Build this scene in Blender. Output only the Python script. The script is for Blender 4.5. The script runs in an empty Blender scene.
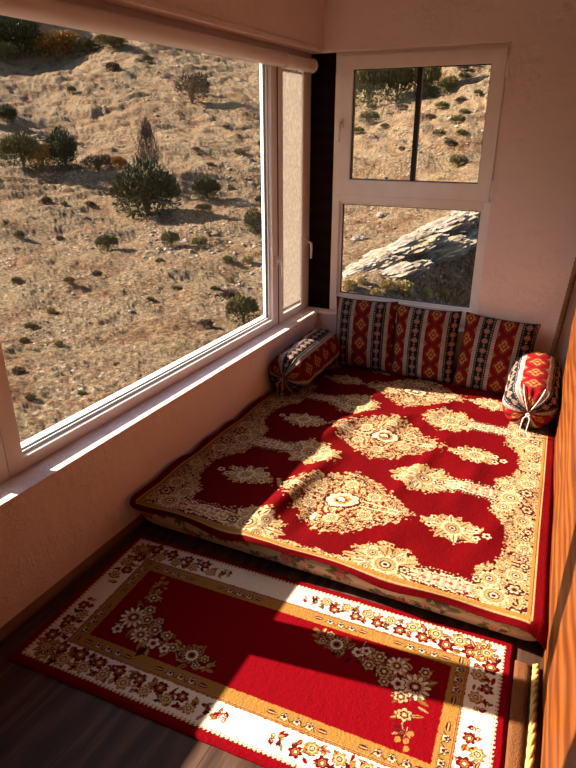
import bpy, bmesh, math, random
import numpy as np
from mathutils import Vector, Matrix, noise as mnoise

random.seed(7)
RNG = np.random.RandomState(11)
scene = bpy.context.scene
COL = scene.collection
R = math.radians

# ------------------------------------------------------------------ helpers
def link(o, parent=None):
    COL.objects.link(o)
    if parent is not None:
        o.parent = parent
    return o

def tag(o, label=None, cat=None, group=None, kind=None):
    if label: o['label'] = label
    if cat: o['category'] = cat
    if group: o['group'] = group
    if kind: o['kind'] = kind
    return o

def empty(name, loc=(0, 0, 0), rz=0.0):
    o = bpy.data.objects.new(name, None)
    o.location = loc
    o.rotation_euler = (0, 0, rz)
    o.empty_display_size = 0.05
    return link(o)

class MB:
    """collects faces; build() links them as one mesh object"""
    def __init__(s):
        s.v = []; s.f = []
    def add(s, vs, fs):
        b = len(s.v)
        s.v += [tuple(p) for p in vs]
        s.f += [tuple(i + b for i in f) for f in fs]
        return s
    def box(s, x0, x1, y0, y1, z0, z1):
        vs = [(x0, y0, z0), (x1, y0, z0), (x1, y1, z0), (x0, y1, z0),
              (x0, y0, z1), (x1, y0, z1), (x1, y1, z1), (x0, y1, z1)]
        return s.add(vs, [(3, 2, 1, 0), (4, 5, 6, 7), (0, 1, 5, 4), (1, 2, 6, 5), (2, 3, 7, 6), (3, 0, 4, 7)])
    def ring(s, mp, a0, a1, b0, b1, w, d0, d1):
        """mitred frame in plane (a,b), depth d0 (front) to d1; w = (left,right,bottom,top)"""
        if not isinstance(w, (tuple, list)): w = (w, w, w, w)
        o = [(a0, b0), (a1, b0), (a1, b1), (a0, b1)]
        i = [(a0 + w[0], b0 + w[2]), (a1 - w[1], b0 + w[2]), (a1 - w[1], b1 - w[3]), (a0 + w[0], b1 - w[3])]
        vs = [mp(p[0], p[1], d) for d in (d0, d1) for q in (o, i) for p in q]
        fs = []
        for k in range(4):
            n = (k + 1) % 4
            fs += [(k, n, 4 + n, 4 + k), (8 + k, 12 + k, 12 + n, 8 + n), (k, 8 + k, 8 + n, n), (4 + k, 4 + n, 12 + n, 12 + k)]
        return s.add(vs, fs)
    def tube(s, pts, r, n=8, caps=True):
        pts = [Vector(p) for p in pts]
        rs = r if isinstance(r, (list, tuple)) else [r] * len(pts)
        vs = []; fs = []
        up = None
        for k, p in enumerate(pts):
            a = pts[max(0, k - 1)]; b = pts[min(len(pts) - 1, k + 1)]
            t = (b - a).normalized()
            if up is None:
                up = Vector((0, 0, 1)) if abs(t.z) < .9 else Vector((1, 0, 0))
            u = (up - t * up.dot(t)).normalized(); up = u
            w = t.cross(u)
            for j in range(n):
                q = 2 * math.pi * j / n
                vs.append(p + (u * math.cos(q) + w * math.sin(q)) * rs[k])
        for k in range(len(pts) - 1):
            for j in range(n):
                fs.append((k * n + j, k * n + (j + 1) % n, (k + 1) * n + (j + 1) % n, (k + 1) * n + j))
        if caps:
            fs.append(tuple(range(n - 1, -1, -1)))
            fs.append(tuple((len(pts) - 1) * n + j for j in range(n)))
        return s.add(vs, fs)
    def build(s, name, m, parent=None, smooth=False, bevel=0.0):
        me = bpy.data.meshes.new(name)
        me.from_pydata(s.v, [], s.f)
        bm = bmesh.new(); bm.from_mesh(me)
        bmesh.ops.recalc_face_normals(bm, faces=bm.faces)
        if bevel > 0:
            es = [e for e in bm.edges if len(e.link_faces) == 2 and e.calc_face_angle(0) > .6]
            bmesh.ops.bevel(bm, geom=es, offset=bevel, segments=2, affect='EDGES', profile=.6)
        bm.to_mesh(me); bm.free()
        me.materials.append(m)
        if smooth or bevel > 0:
            me.polygons.foreach_set('use_smooth', [True] * len(me.polygons))
            if not smooth: me.set_sharp_from_angle(angle=R(40))
        me.update()
        return link(bpy.data.objects.new(name, me), parent)

def grid_mesh(name, P, m, parent=None, colors=None, closed_u=False, flip=False, link_it=True):
    """P: (ny,nx,3) array"""
    ny, nx = P.shape[:2]
    me = bpy.data.meshes.new(name)
    idx = np.arange(ny * nx).reshape(ny, nx)
    if closed_u: idx = np.concatenate([idx, idx[:, :1]], 1)
    a = idx[:-1, :-1].ravel(); b = idx[:-1, 1:].ravel(); c = idx[1:, 1:].ravel(); d = idx[1:, :-1].ravel()
    q = np.stack([a, d, c, b] if flip else [a, b, c, d], 1).ravel().astype(np.int32)
    nf = len(a)
    me.vertices.add(ny * nx)
    me.vertices.foreach_set('co', P.reshape(-1).astype(np.float32))
    me.loops.add(nf * 4)
    me.loops.foreach_set('vertex_index', q)
    me.polygons.add(nf)
    me.polygons.foreach_set('loop_start', np.arange(0, nf * 4, 4, dtype=np.int32))
    me.polygons.foreach_set('use_smooth', np.ones(nf, dtype=bool))
    me.update(calc_edges=True)
    me.validate()
    if colors is not None:
        ca = me.color_attributes.new('Col', 'FLOAT_COLOR', 'POINT')
        c4 = np.ones((ny * nx, 4), np.float32); c4[:, :3] = colors.reshape(-1, 3)
        ca.data.foreach_set('color', c4.ravel())
    me.materials.append(m)
    o = bpy.data.objects.new(name, me)
    return link(o, parent) if link_it else o

# numpy value noise ---------------------------------------------------------
def _hash(ix, iy, seed):
    h = (ix.astype(np.int64) * 374761393 + iy.astype(np.int64) * 668265263 + seed * 1442695041) & 0x7fffffff
    h = (h ^ (h >> 13)) * 1274126177 & 0x7fffffff
    return ((h ^ (h >> 16)) & 0xffff) / 65535.0
def vnoise(x, y, seed=0):
    x = np.asarray(x, float); y = np.asarray(y, float)
    ix = np.floor(x); iy = np.floor(y); fx = x - ix; fy = y - iy
    fx = fx * fx * fx * (fx * (fx * 6 - 15) + 10); fy = fy * fy * fy * (fy * (fy * 6 - 15) + 10)
    a = _hash(ix, iy, seed); b = _hash(ix + 1, iy, seed); c = _hash(ix, iy + 1, seed); d = _hash(ix + 1, iy + 1, seed)
    return (a + (b - a) * fx) * (1 - fy) + (c + (d - c) * fx) * fy
def fbm(x, y, oct=5, seed=0, gain=.5, lac=2.03):
    s = 0; amp = 1; tot = 0
    for k in range(oct):
        s = s + amp * (vnoise(x, y, seed + k * 17) - .5); tot += amp
        amp *= gain; x = x * lac + 3.1; y = y * lac + 7.7
    return s / tot
def sstep(a, b, x):
    t = np.clip((x - a) / (b - a), 0, 1)
    return t * t * (3 - 2 * t)

# materials -----------------------------------------------------------------
def new_mat(name):
    m = bpy.data.materials.new(name); m.use_nodes = True
    nt = m.node_tree; nt.nodes.clear()
    out = nt.nodes.new('ShaderNodeOutputMaterial')
    bs = nt.nodes.new('ShaderNodeBsdfPrincipled')
    nt.links.new(bs.outputs[0], out.inputs[0])
    return m, nt, bs
def N(nt, typ, **kw):
    n = nt.nodes.new(typ)
    for k, v in kw.items():
        if k in n.inputs: n.inputs[k].default_value = v
        else: setattr(n, k, v)
    return n
def c4(c): return (c[0], c[1], c[2], 1)
def ramp(nt, stops, interp='LINEAR'):
    r = nt.nodes.new('ShaderNodeValToRGB'); r.color_ramp.interpolation = interp
    e = r.color_ramp.elements
    while len(e) < len(stops): e.new(.5)
    for k, (p, c) in enumerate(stops):
        e[k].position = p; e[k].color = c4(c) if len(c) == 3 else c
    return r
def coord(nt, scale=(1, 1, 1), rot=(0, 0, 0), which='Object'):
    t = nt.nodes.new('ShaderNodeTexCoord'); mp = nt.nodes.new('ShaderNodeMapping')
    mp.inputs['Scale'].default_value = scale; mp.inputs['Rotation'].default_value = rot
    nt.links.new(t.outputs[which], mp.inputs[0]); return mp.outputs[0]
def noise(nt, vec, scale, detail=6, rough=.55, dist=0):
    n = nt.nodes.new('ShaderNodeTexNoise')
    n.inputs['Scale'].default_value = scale; n.inputs['Detail'].default_value = detail
    n.inputs['Roughness'].default_value = rough; n.inputs['Distortion'].default_value = dist
    if vec is not None: nt.links.new(vec, n.inputs['Vector'])
    return n
def bump(nt, h, bs, strength=.3, dist=.01, prev=None):
    b = nt.nodes.new('ShaderNodeBump'); b.inputs['Strength'].default_value = strength; b.inputs['Distance'].default_value = dist
    nt.links.new(h, b.inputs['Height'])
    if prev is not None: nt.links.new(prev, b.inputs['Normal'])
    if bs is not None: nt.links.new(b.outputs[0], bs.inputs['Normal'])
    return b.outputs[0]
def mixc(nt, fac, a, b, blend='MIX'):
    m = nt.nodes.new('ShaderNodeMix'); m.data_type = 'RGBA'; m.blend_type = blend
    for sock, v in ((m.inputs[0], fac), (m.inputs[6], a), (m.inputs[7], b)):
        if isinstance(v, (int, float)): sock.default_value = v
        elif isinstance(v, (tuple, list)): sock.default_value = c4(v)
        else: nt.links.new(v, sock)
    return m.outputs[2]

def mat_plain(name, col, rough=.5, bumpscale=0, bumpstr=.1, var=.0, metallic=0, spec=.25, dist=.003):
    m, nt, bs = new_mat(name)
    bs.inputs['Base Color'].default_value = c4(col); bs.inputs['Roughness'].default_value = rough
    bs.inputs['Metallic'].default_value = metallic; bs.inputs['Specular IOR Level'].default_value = spec
    v = coord(nt)
    if var > 0:
        n = noise(nt, v, 6, 5)
        r = ramp(nt, [(.3, tuple(c * (1 - var) for c in col)), (.7, tuple(min(1, c * (1 + var)) for c in col))])
        nt.links.new(n.outputs[0], r.inputs[0]); nt.links.new(r.outputs[0], bs.inputs['Base Color'])
    if bumpscale > 0:
        n = noise(nt, v, bumpscale, 6); bump(nt, n.outputs[0], bs, bumpstr, dist)
    return m

def mat_plaster():
    m, nt, bs = new_mat('plaster')
    v = coord(nt)
    n = noise(nt, v, 1.6, 5)
    r = ramp(nt, [(.3, (.72, .59, .55)), (.7, (.79, .65, .61))])
    nt.links.new(n.outputs[0], r.inputs[0]); nt.links.new(r.outputs[0], bs.inputs['Base Color'])
    bs.inputs['Roughness'].default_value = .75
    bs.inputs['Specular IOR Level'].default_value = .3
    n1 = noise(nt, v, 7, 4); p = bump(nt, n1.outputs[0], None, .35, .03)
    n2 = noise(nt, v, 30, 4, .6, 1.2)
    n3 = noise(nt, v, 3, 3)
    r3 = ramp(nt, [(.48, (0, 0, 0)), (.62, (1, 1, 1))]); nt.links.new(n3.outputs[0], r3.inputs[0])
    mm = nt.nodes.new('ShaderNodeMath'); mm.operation = 'MULTIPLY'
    nt.links.new(n2.outputs[0], mm.inputs[0]); nt.links.new(r3.outputs[0], mm.inputs[1])
    bump(nt, mm.outputs[0], bs, .8, .014, p)
    return m

def mat_pvc():
    m, nt, bs = new_mat('window_pvc')
    v = coord(nt); n = noise(nt, v, 9, 4)
    r = ramp(nt, [(.3, (.76, .68, .64)), (.7, (.82, .74, .70))])
    nt.links.new(n.outputs[0], r.inputs[0]); nt.links.new(r.outputs[0], bs.inputs['Base Color'])
    bs.inputs['Roughness'].default_value = .38
    return m

def mat_attr(name, rough=.95, sheen=.0, pile=260, pstr=.35, pd=.004, fine=0):
    m, nt, bs = new_mat(name)
    a = nt.nodes.new('ShaderNodeAttribute'); a.attribute_name = 'Col'
    v = coord(nt)
    n = noise(nt, v, pile, 3, .7)
    r = ramp(nt, [(.25, (.62, .62, .62)), (.7, (1.12, 1.12, 1.12))]); nt.links.new(n.outputs[0], r.inputs[0])
    c = mixc(nt, 1.0, a.outputs['Color'], r.outputs[0], 'MULTIPLY')
    nt.links.new(c, bs.inputs['Base Color'])
    bs.inputs['Roughness'].default_value = rough
    bs.inputs['Specular IOR Level'].default_value = .03
    bs.inputs['Sheen Weight'].default_value = sheen
    bs.inputs['Sheen Roughness'].default_value = .4
    bs.inputs['Sheen Tint'].default_value = (1, .5, .4, 1)
    p = bump(nt, n.outputs[0], None, pstr, pd)
    n2 = noise(nt, v, 45, 4)
    bump(nt, n2.outputs[0], bs, .3, .008, p)
    return m

def mat_floor():
    m, nt, bs = new_mat('laminate')
    v = coord(nt, rot=(0, 0, R(90)))
    br = nt.nodes.new('ShaderNodeTexBrick'); nt.links.new(v, br.inputs['Vector'])
    br.offset = .37; br.inputs['Scale'].default_value = 1
    br.inputs['Brick Width'].default_value = 1.2; br.inputs['Row Height'].default_value = .19
    br.inputs['Mortar Size'].default_value = .0015; br.inputs['Mortar Smooth'].default_value = .3
    br.inputs['Color1'].default_value = (.95, .95, .95, 1); br.inputs['Color2'].default_value = (.75, .75, .75, 1); br.inputs['Mortar'].default_value = (.2, .2, .2, 1)
    g = coord(nt, scale=(14, 1.0, 1))
    w = nt.nodes.new('ShaderNodeTexWave'); w.wave_type = 'BANDS'; w.bands_direction = 'X'
    nt.links.new(coord(nt, scale=(1, .16, 1)), w.inputs['Vector'])
    w.inputs['Scale'].default_value = 4; w.inputs['Distortion'].default_value = 12; w.inputs['Detail'].default_value = 3; w.inputs['Detail Scale'].default_value = 1.2
    n = noise(nt, g, 6, 8, .6)
    mx = mixc(nt, .72, w.outputs[0], n.outputs[0])
    r = ramp(nt, [(.22, (.030, .014, .009)), (.5, (.062, .030, .019)), (.8, (.125, .066, .042))])
    nt.links.new(mx, r.inputs[0])
    c = mixc(nt, 1.0, r.outputs[0], br.outputs[0], 'MULTIPLY')
    nt.links.new(c, bs.inputs['Base Color'])
    bs.inputs['Roughness'].default_value = .5; bs.inputs['Specular IOR Level'].default_value = .2
    bump(nt, mx, bs, .08, .001)
    return m

def mat_wood(name, cols, scale=(1.2, 22, 22), rough=.45, wscale=3.0, spec=.3):
    m, nt, bs = new_mat(name)
    v = coord(nt, scale=scale)
    n0 = noise(nt, coord(nt, scale=(1.2, 3, 3)), 2.2, 4)
    n = noise(nt, v, 1.0, 9, .62, .6)
    w = nt.nodes.new('ShaderNodeTexWave'); w.wave_type = 'BANDS'; w.bands_direction = 'Z'
    nt.links.new(coord(nt, scale=(.5, 1, 1)), w.inputs['Vector'])
    w.inputs['Scale'].default_value = wscale; w.inputs['Distortion'].default_value = 7; w.inputs['Detail'].default_value = 4; w.inputs['Detail Scale'].default_value = .9
    a = mixc(nt, .62, w.outputs[0], n.outputs[0]); b = mixc(nt, .35, a, n0.outputs[0])
    r = ramp(nt, [(.25, cols[0]), (.45, cols[1]), (.6, cols[2]), (.78, cols[3])])
    nt.links.new(b, r.inputs[0]); nt.links.new(r.outputs[0], bs.inputs['Base Color'])
    bs.inputs['Roughness'].default_value = rough; bs.inputs['Specular IOR Level'].default_value = spec
    bump(nt, n.outputs[0], bs, .35, .005)
    return m

def mat_glass():
    """thin window pane: clear, with the mirror-like share of light a real pane returns"""
    m = bpy.data.materials.new('pane_glass'); m.use_nodes = True
    nt = m.node_tree; nt.nodes.clear()
    out = nt.nodes.new('ShaderNodeOutputMaterial')
    tr = nt.nodes.new('ShaderNodeBsdfTransparent'); tr.inputs[0].default_value = (.97, .98, .97, 1)
    gl = nt.nodes.new('ShaderNodeBsdfGlossy'); gl.inputs['Roughness'].default_value = .02
    fr = nt.nodes.new('ShaderNodeFresnel'); fr.inputs[0].default_value = 1.33
    mx = nt.nodes.new('ShaderNodeMixShader')
    nt.links.new(fr.outputs[0], mx.inputs[0]); nt.links.new(tr.outputs[0], mx.inputs[1]); nt.links.new(gl.outputs[0], mx.inputs[2])
    nt.links.new(mx.outputs[0], out.inputs[0])
    return m

def mat_blind():
    m = bpy.data.materials.new('blind_fabric'); m.use_nodes = True
    nt = m.node_tree; nt.nodes.clear()
    out = nt.nodes.new('ShaderNodeOutputMaterial')
    df = nt.nodes.new('ShaderNodeBsdfDiffuse'); tl = nt.nodes.new('ShaderNodeBsdfTranslucent'); tp = nt.nodes.new('ShaderNodeBsdfTransparent')
    v = coord(nt, scale=(1, 70, 26))
    w = nt.nodes.new('ShaderNodeTexWave'); w.wave_type = 'BANDS'; w.bands_direction = 'Y'
    nt.links.new(v, w.inputs['Vector']); w.inputs['Scale'].default_value = .35; w.inputs['Distortion'].default_value = 2.5; w.inputs['Detail'].default_value = 2; w.inputs['Detail Scale'].default_value = 1
    vo = nt.nodes.new('ShaderNodeTexVoronoi'); nt.links.new(coord(nt, scale=(1, 60, 45)), vo.inputs['Vector']); vo.inputs['Scale'].default_value = 1.0
    mx = mixc(nt, .4, w.outputs[0], vo.outputs[0])
    r = ramp(nt, [(.2, (.34, .29, .25)), (.5, (.56, .50, .44)), (.8, (.74, .68, .62))]); nt.links.new(mx, r.inputs[0])
    nt.links.new(r.outputs[0], df.inputs[0]); nt.links.new(r.outputs[0], tl.inputs[0])
    m1 = nt.nodes.new('ShaderNodeMixShader'); m1.inputs[0].default_value = .42
    nt.links.new(df.outputs[0], m1.inputs[1]); nt.links.new(tl.outputs[0], m1.inputs[2])
    m2 = nt.nodes.new('ShaderNodeMixShader'); m2.inputs[0].default_value = .06
    nt.links.new(m1.outputs[0], m2.inputs[1]); nt.links.new(tp.outputs[0], m2.inputs[2])
    nt.links.new(m2.outputs[0], out.inputs[0])
    return m

def mat_ground():
    m, nt, bs = new_mat('dry_hillside')
    v = coord(nt)
    big = noise(nt, v, .05, 5, .6)
    mid = noise(nt, v, .55, 7, .65)
    fine = noise(nt, v, 7.5, 9, .78)
    r1 = ramp(nt, [(.34, (.035, .024, .017)), (.44, (.135, .095, .062)), (.54, (.25, .182, .118)), (.66, (.42, .325, .21))])
    nt.links.new(fine.outputs[0], r1.inputs[0])
    r2 = ramp(nt, [(.36, (.62, .48, .40)), (.46, (1.0, .90, .82)), (.55, (1, 1, .97)), (.7, (.98, .94, .86))]); nt.links.new(mid.outputs[0], r2.inputs[0])
    c = mixc(nt, 1, r1.outputs[0], r2.outputs[0], 'MULTIPLY')
    r0 = ramp(nt, [(.35, (1, .92, .86)), (.6, (1.0, 1.0, .96))]); nt.links.new(big.outputs[0], r0.inputs[0])
    c = mixc(nt, 1, c, r0.outputs[0], 'MULTIPLY')
    # pale stones lying in patches
    vo = nt.nodes.new('ShaderNodeTexVoronoi'); nt.links.new(v, vo.inputs['Vector']); vo.inputs['Scale'].default_value = 4.2; vo.inputs['Randomness'].default_value = 1
    rs = ramp(nt, [(.16, (1, 1, 1)), (.24, (0, 0, 0))]); nt.links.new(vo.outputs['Distance'], rs.inputs[0])
    pat = noise(nt, v, .32, 5, .6); rp = ramp(nt, [(.52, (0, 0, 0)), (.62, (1, 1, 1))]); nt.links.new(pat.outputs[0], rp.inputs[0])
    f = mixc(nt, 1, rs.outputs[0], rp.outputs[0], 'MULTIPLY')
    c = mixc(nt, f, c, (.46, .42, .37))
    # low grey-brown scrub specks
    vo2 = nt.nodes.new('ShaderNodeTexVoronoi'); nt.links.new(v, vo2.inputs['Vector']); vo2.inputs['Scale'].default_value = 1.7
    rs2 = ramp(nt, [(.10, (1, 1, 1)), (.2, (0, 0, 0))]); nt.links.new(vo2.outputs['Distance'], rs2.inputs[0])
    pat2 = noise(nt, v, .21, 4, .6); rp2 = ramp(nt, [(.40, (0, 0, 0)), (.52, (1, 1, 1))]); nt.links.new(pat2.outputs[0], rp2.inputs[0])
    f2 = mixc(nt, 1, rs2.outputs[0], rp2.outputs[0], 'MULTIPLY')
    c = mixc(nt, f2, c, (.08, .06, .035))
    nt.links.new(c, bs.inputs['Base Color'])
    bs.inputs['Roughness'].default_value = 1; bs.inputs['Specular IOR Level'].default_value = .05
    # narrow trodden ledges that follow the contours
    wv = nt.nodes.new('ShaderNodeTexWave'); wv.wave_type = 'BANDS'; wv.bands_direction = 'Z'; wv.wave_profile = 'SAW'
    nt.links.new(coord(nt, scale=(.16, .16, 1)), wv.inputs['Vector'])
    wv.inputs['Scale'].default_value = .55; wv.inputs['Distortion'].default_value = 5.0; wv.inputs['Detail'].default_value = 4; wv.inputs['Detail Scale'].default_value = 1.6; wv.inputs['Detail Roughness'].default_value = .6
    pw = bump(nt, wv.outputs[0], None, .8, .55)
    p = bump(nt, fine.outputs[0], None, 1.0, .30, pw)
    bump(nt, mid.outputs[0], bs, .6, .8, p)
    return m

def mat_rock():
    m, nt, bs = new_mat('limestone')
    v = coord(nt)
    n = noise(nt, v, 2.2, 9, .7)
    r = ramp(nt, [(.34, (.05, .035, .025)), (.47, (.16, .12, .09)), (.6, (.30, .245, .19)), (.75, (.40, .345, .28))])
    nt.links.new(n.outputs[0], r.inputs[0])
    n2 = noise(nt, v, .9, 6, .6); rp = ramp(nt, [(.52, (0, 0, 0)), (.6, (1, 1, 1))]); nt.links.new(n2.outputs[0], rp.inputs[0])
    c = mixc(nt, rp.outputs[0], r.outputs[0], (.22, .14, .04))
    c = mixc(nt, .6, r.outputs[0], c)
    nt.links.new(c, bs.inputs['Base Color']); bs.inputs['Roughness'].default_value = .95
    bump(nt, n.outputs[0], bs, .8, .12)
    return m

def mat_leaf(name, cols):
    m, nt, bs = new_mat(name)
    v = coord(nt); n = noise(nt, v, 1.7, 4)
    n2 = noise(nt, v, 17, 3)
    mx = mixc(nt, .5, n.outputs[0], n2.outputs[0])
    r = ramp(nt, [(.35, cols[0]), (.5, cols[1]), (.65, cols[2])])
    nt.links.new(mx, r.inputs[0]); nt.links.new(r.outputs[0], bs.inputs['Base Color'])
    bs.inputs['Roughness'].default_value = .8; bs.inputs['Specular IOR Level'].default_value = .2
    return m

M = dict(
    plaster=mat_plaster(), pvc=mat_pvc(), floor=mat_floor(), glass=mat_glass(), blind=mat_blind(),
    ground=mat_ground(), rock=mat_rock(),
    carpet=mat_attr('carpet_pile'), kilim=mat_attr('kilim_weave', sheen=.0, pile=420, pstr=.3, pd=.002),
    print=mat_attr('printed_cotton', sheen=.02, pile=500, pstr=.1, pd=.001),
    gasket=mat_plain('rubber_gasket', (.02, .018, .018), .5),
    dark=mat_wood('dark_wood', [(.006, .003, .002), (.009, .005, .003), (.014, .007, .005), (.02, .010, .007)], scale=(22, 22, 1.2), rough=.9, spec=.05),
    panel=mat_wood('orange_wood', [(.035, .008, .0015), (.088, .020, .003), (.145, .037, .005), (.21, .062, .009)], scale=(1.4, 55, 55), wscale=3.4, rough=.5, spec=.12),
    trimwood=mat_wood('brown_wood', [(.10, .045, .02), (.16, .075, .03), (.22, .11, .05), (.27, .14, .06)], scale=(22, 1.2, 22)),
    metal=mat_plain('hinge_metal', (.62, .56, .52), .35, metallic=.6),
    rope=mat_plain('brown_rope', (.23, .12, .055), .9, 160, .5, .25),
    straw=mat_plain('straw_cord', (.38, .24, .07), .85, 200, .5, .12),
    mat=mat_plain('brown_felt', (.125, .043, .011), .95, 240, .9, .18, dist=.006),
    string=mat_plain('white_string', (.75, .68, .62), .8, 300, .3),
    darkstring=mat_plain('dark_string', (.25, .20, .18), .8, 300, .3),
    bark=mat_plain('bark', (.16, .10, .065), .95, 20, .6, .2),
    juniper=mat_leaf('juniper_leaf', [(.025, .027, .009), (.055, .055, .018), (.11, .095, .033)]),
    olive=mat_leaf('olive_leaf', [(.065, .055, .018), (.125, .105, .035), (.20, .16, .055)]),
    orange=mat_leaf('autumn_leaf', [(.16, .07, .015), (.28, .14, .03), (.38, .22, .06)]),
    brown=mat_leaf('dry_brush', [(.07, .042, .025), (.12, .078, .046), (.19, .13, .08)]),
    drygrass=mat_leaf('dry_grass', [(.20, .14, .05), (.30, .22, .085), (.40, .31, .14)]),
)

# ------------------------------------------------------------------ room dims
XL, YB, SILL, HEAD = -1.681, 3.82, .503, 2.14
XP = -1.79            # inner face of the left windows
YP = 3.895            # inner face of the back window
XR, YN, CEIL = 2.2, -2.0, 2.62

# ---- shell
def struct(name, mb, m, bevel=0, smooth=False):
    return tag(mb.build(name, m, None, smooth, bevel), kind='structure')

struct('floor', MB().box(-2.0, XR + .2, YN - .2, 4.1, -.12, 0), M['floor'])
struct('ceiling', MB().box(-2.0, XR + .2, YN - .2, 4.1, CEIL, CEIL + .15), M['plaster'])
w = MB()
w.box(-2.0, XL, YN, YB + .0, 0, SILL - .012)
w.box(-2.0, XL, .62, YB, HEAD, CEIL)
w.box(-2.0, XL, YN, .62, SILL - .012, CEIL)
w.box(-2.0, -1.90, 3.902, 4.06, SILL - .012, HEAD)
struct('wall_left', w, M['plaster'])
w = MB()
w.box(-2.0, XR, YB, 4.06, 0, SILL - .012)
w.box(-2.0, XR, YB, 4.06, HEAD, CEIL)
w.box(-.578, XR, YB, 4.06, SILL - .012, HEAD)
struct('wall_back', w, M['plaster'])
struct('wall_right', MB().box(XR, XR + .2, YN - .2, 4.06, 0, CEIL), M['plaster'])
struct('wall_front', MB().box(-2.0, XR, YN - .2, YN, 0, CEIL), M['plaster'])
# plaster sill: rounded slab with an L bend round the corner
sl = MB()
sl.add([(-1.90, .62, SILL - .012), (XL + .006, .62, SILL - .012), (XL + .006, YB - .012, SILL - .012), (-.578, YB - .012, SILL - .012), (-.578, 3.98, SILL - .012), (-1.90, 3.98, SILL - .012),
        (-1.90, .62, SILL), (XL + .006, .62, SILL), (XL + .006, YB - .012, SILL), (-.578, YB - .012, SILL), (-.578, 3.98, SILL), (-1.90, 3.98, SILL)],
       [(0, 1, 7, 6), (1, 2, 8, 7), (2, 3, 9, 8), (3, 4, 10, 9), (4, 5, 11, 10), (5, 0, 6, 11), (6, 7, 8, 11), (8, 9, 10, 11), (0, 5, 2, 1), (2, 5, 4, 3)])
struct('trim_1', sl, M['plaster'], bevel=.004)
# lip moulding along the head of the recess
lp = MB()
lp.box(XL, XL + .006, .62, YB, HEAD - .006, HEAD + .02)
struct('trim_2', lp, M['plaster'], bevel=.005)
struct('trim_3', MB().box(-1.86, -1.622, 3.903, 4.03, SILL + .0005, HEAD), M['dark'], bevel=.004)
bb = MB(); pr = [(XL, 0), (XL + .022, 0), (XL + .02, .012), (XL + .006, .024), (XL, .032)]
vs = [(x, y, z) for y in (YN, YB) for x, z in pr]; n = len(pr)
bb.add(vs, [(k, (k + 1) % n, n + (k + 1) % n, n + k) for k in range(n)] + [tuple(range(n)), tuple(range(2 * n - 1, n - 1, -1))])
struct('baseboard_left', bb, M['trimwood'])

# ---- windows
mpL = lambda a, b, d: (XP - d, a, b)
mpB = lambda a, b, d: (a, YP + d, b)
def pane(mp, a0, a1, b0, b1, d, parent, name='pane'):
    mb = MB().add([mp(a0, b0, d), mp(a1, b0, d), mp(a1, b1, d), mp(a0, b1, d)], [(0, 1, 2, 3)])
    return mb.build(name, M['glass'], parent)
def handle(parent, mp, a, b, sgn=1, m='pvc'):
    hb = MB()
    c = mp(a, b, 0); o = mp(a, b, -.045)
    p0 = Vector(mp(a - .013, b - .03, 0)); p1 = Vector(mp(a + .013, b + .03, -.010))
    hb.box(min(p0.x, p1.x), max(p0.x, p1.x), min(p0.y, p1.y), max(p0.y, p1.y), p0.z, p1.z)
    h = hb.build('window_handle', M[m], parent, bevel=.003)
    g = MB().tube([mp(a, b, -.008), mp(a, b, -.03), mp(a, b - .006, -.04), mp(a, b - .04, -.042), mp(a, b - .11 * sgn, -.040)], [.008, .008, .010, .009, .007], 10)
    g.build('grip', M[m], h, smooth=True)

def left_window(name, y0, y1, wl, wr, handle_at=None):
    root = empty(name, (0, 0, 0)); tag(root, kind='structure')
    MB().ring(mpL, y0, y1, SILL, HEAD, (wl, wr, .05, .085), 0, .075).build('window_frame', M['pvc'], root, bevel=.004)
    g0, g1, h0, h1 = y0 + wl, y1 - wr, SILL + .05, HEAD - .085
    MB().ring(mpL, g0 - .001, g1 + .001, h0 - .001, h1 + .001, (.012, .012, .005, .012), .022, .06).build('glazing_bead', M['pvc'], root, bevel=.002)
    MB().ring(mpL, g0 + .010, g1 - .010, h0 + .010, h1 - .010, .004, .034, .048).build('gasket', M['gasket'], root)
    pane(mpL, g0 + .011, g1 - .011, h0 + .011, h1 - .011, .040, root)
    return root
w1 = left_window('window_1', 1.257, 3.424, .072, .072)
w2 = left_window('window_2', 3.426, 3.90, .07, .115)
w4 = left_window('window_4', .62, 1.255, .075, .075)
handle(w1, mpL, 3.40, .93)
handle(w2, mpL, 3.845, .98)
MB().box(-1.80, -1.786, 3.4225, 3.4275, SILL + .002, HEAD - .09).build('mullion_seam', M['gasket'], w2)

w3 = empty('window_3'); tag(w3, kind='structure')
bx0, bx1, bz0, bz1, tz = -1.621, -.579, SILL + .001, HEAD - .001, 1.292
MB().ring(mpB, bx0, bx1, bz0, bz1, (.05, .05, .11, .045), 0, .07).build('window_frame', M['pvc'], w3, bevel=.004)
MB().box(bx0 + .05, bx1 - .05, YP, YP + .07, tz - .032, tz + .026).build('transom', M['pvc'], w3, bevel=.004)
MB().ring(mpB, bx0 + .049, bx1 - .049, bz0 + .109, tz - .031, .018, .02, .05).build('glazing_bead', M['pvc'], w3, bevel=.002)
MB().ring(mpB, bx0 + .066, bx1 - .066, bz0 + .126, tz - .048, .006, .03, .046).build('gasket', M['gasket'], w3)
pane(mpB, bx0 + .068, bx1 - .068, bz0 + .128, tz - .05, .04, w3)
sx0, sx1, sz0, sz1 = bx0 + .024, bx1 - .02, tz + .012, HEAD - .022
sash = MB().ring(mpB, sx0, sx1, sz0, sz1, (.098, .078, .098, .076), -.018, .045).build('opening_sash', M['pvc'], w3, bevel=.006)
gx0, gx1, gz0, gz1 = sx0 + .098, sx1 - .078, sz0 + .098, sz1 - .076
MB().ring(mpB, gx0 - .001, gx1 + .001, gz0 - .001, gz1 + .001, .006, .0, .03).build('gasket', M['gasket'], sash)
pane(mpB, gx0 + .002, gx1 - .002, gz0 + .002, gz1 - .002, .015, sash)
xm = -1.085
MB().box(xm - .0145, xm + .0145, YP + .002, YP + .03, gz0, gz1).build('muntin', M['gasket'], sash)
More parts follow.
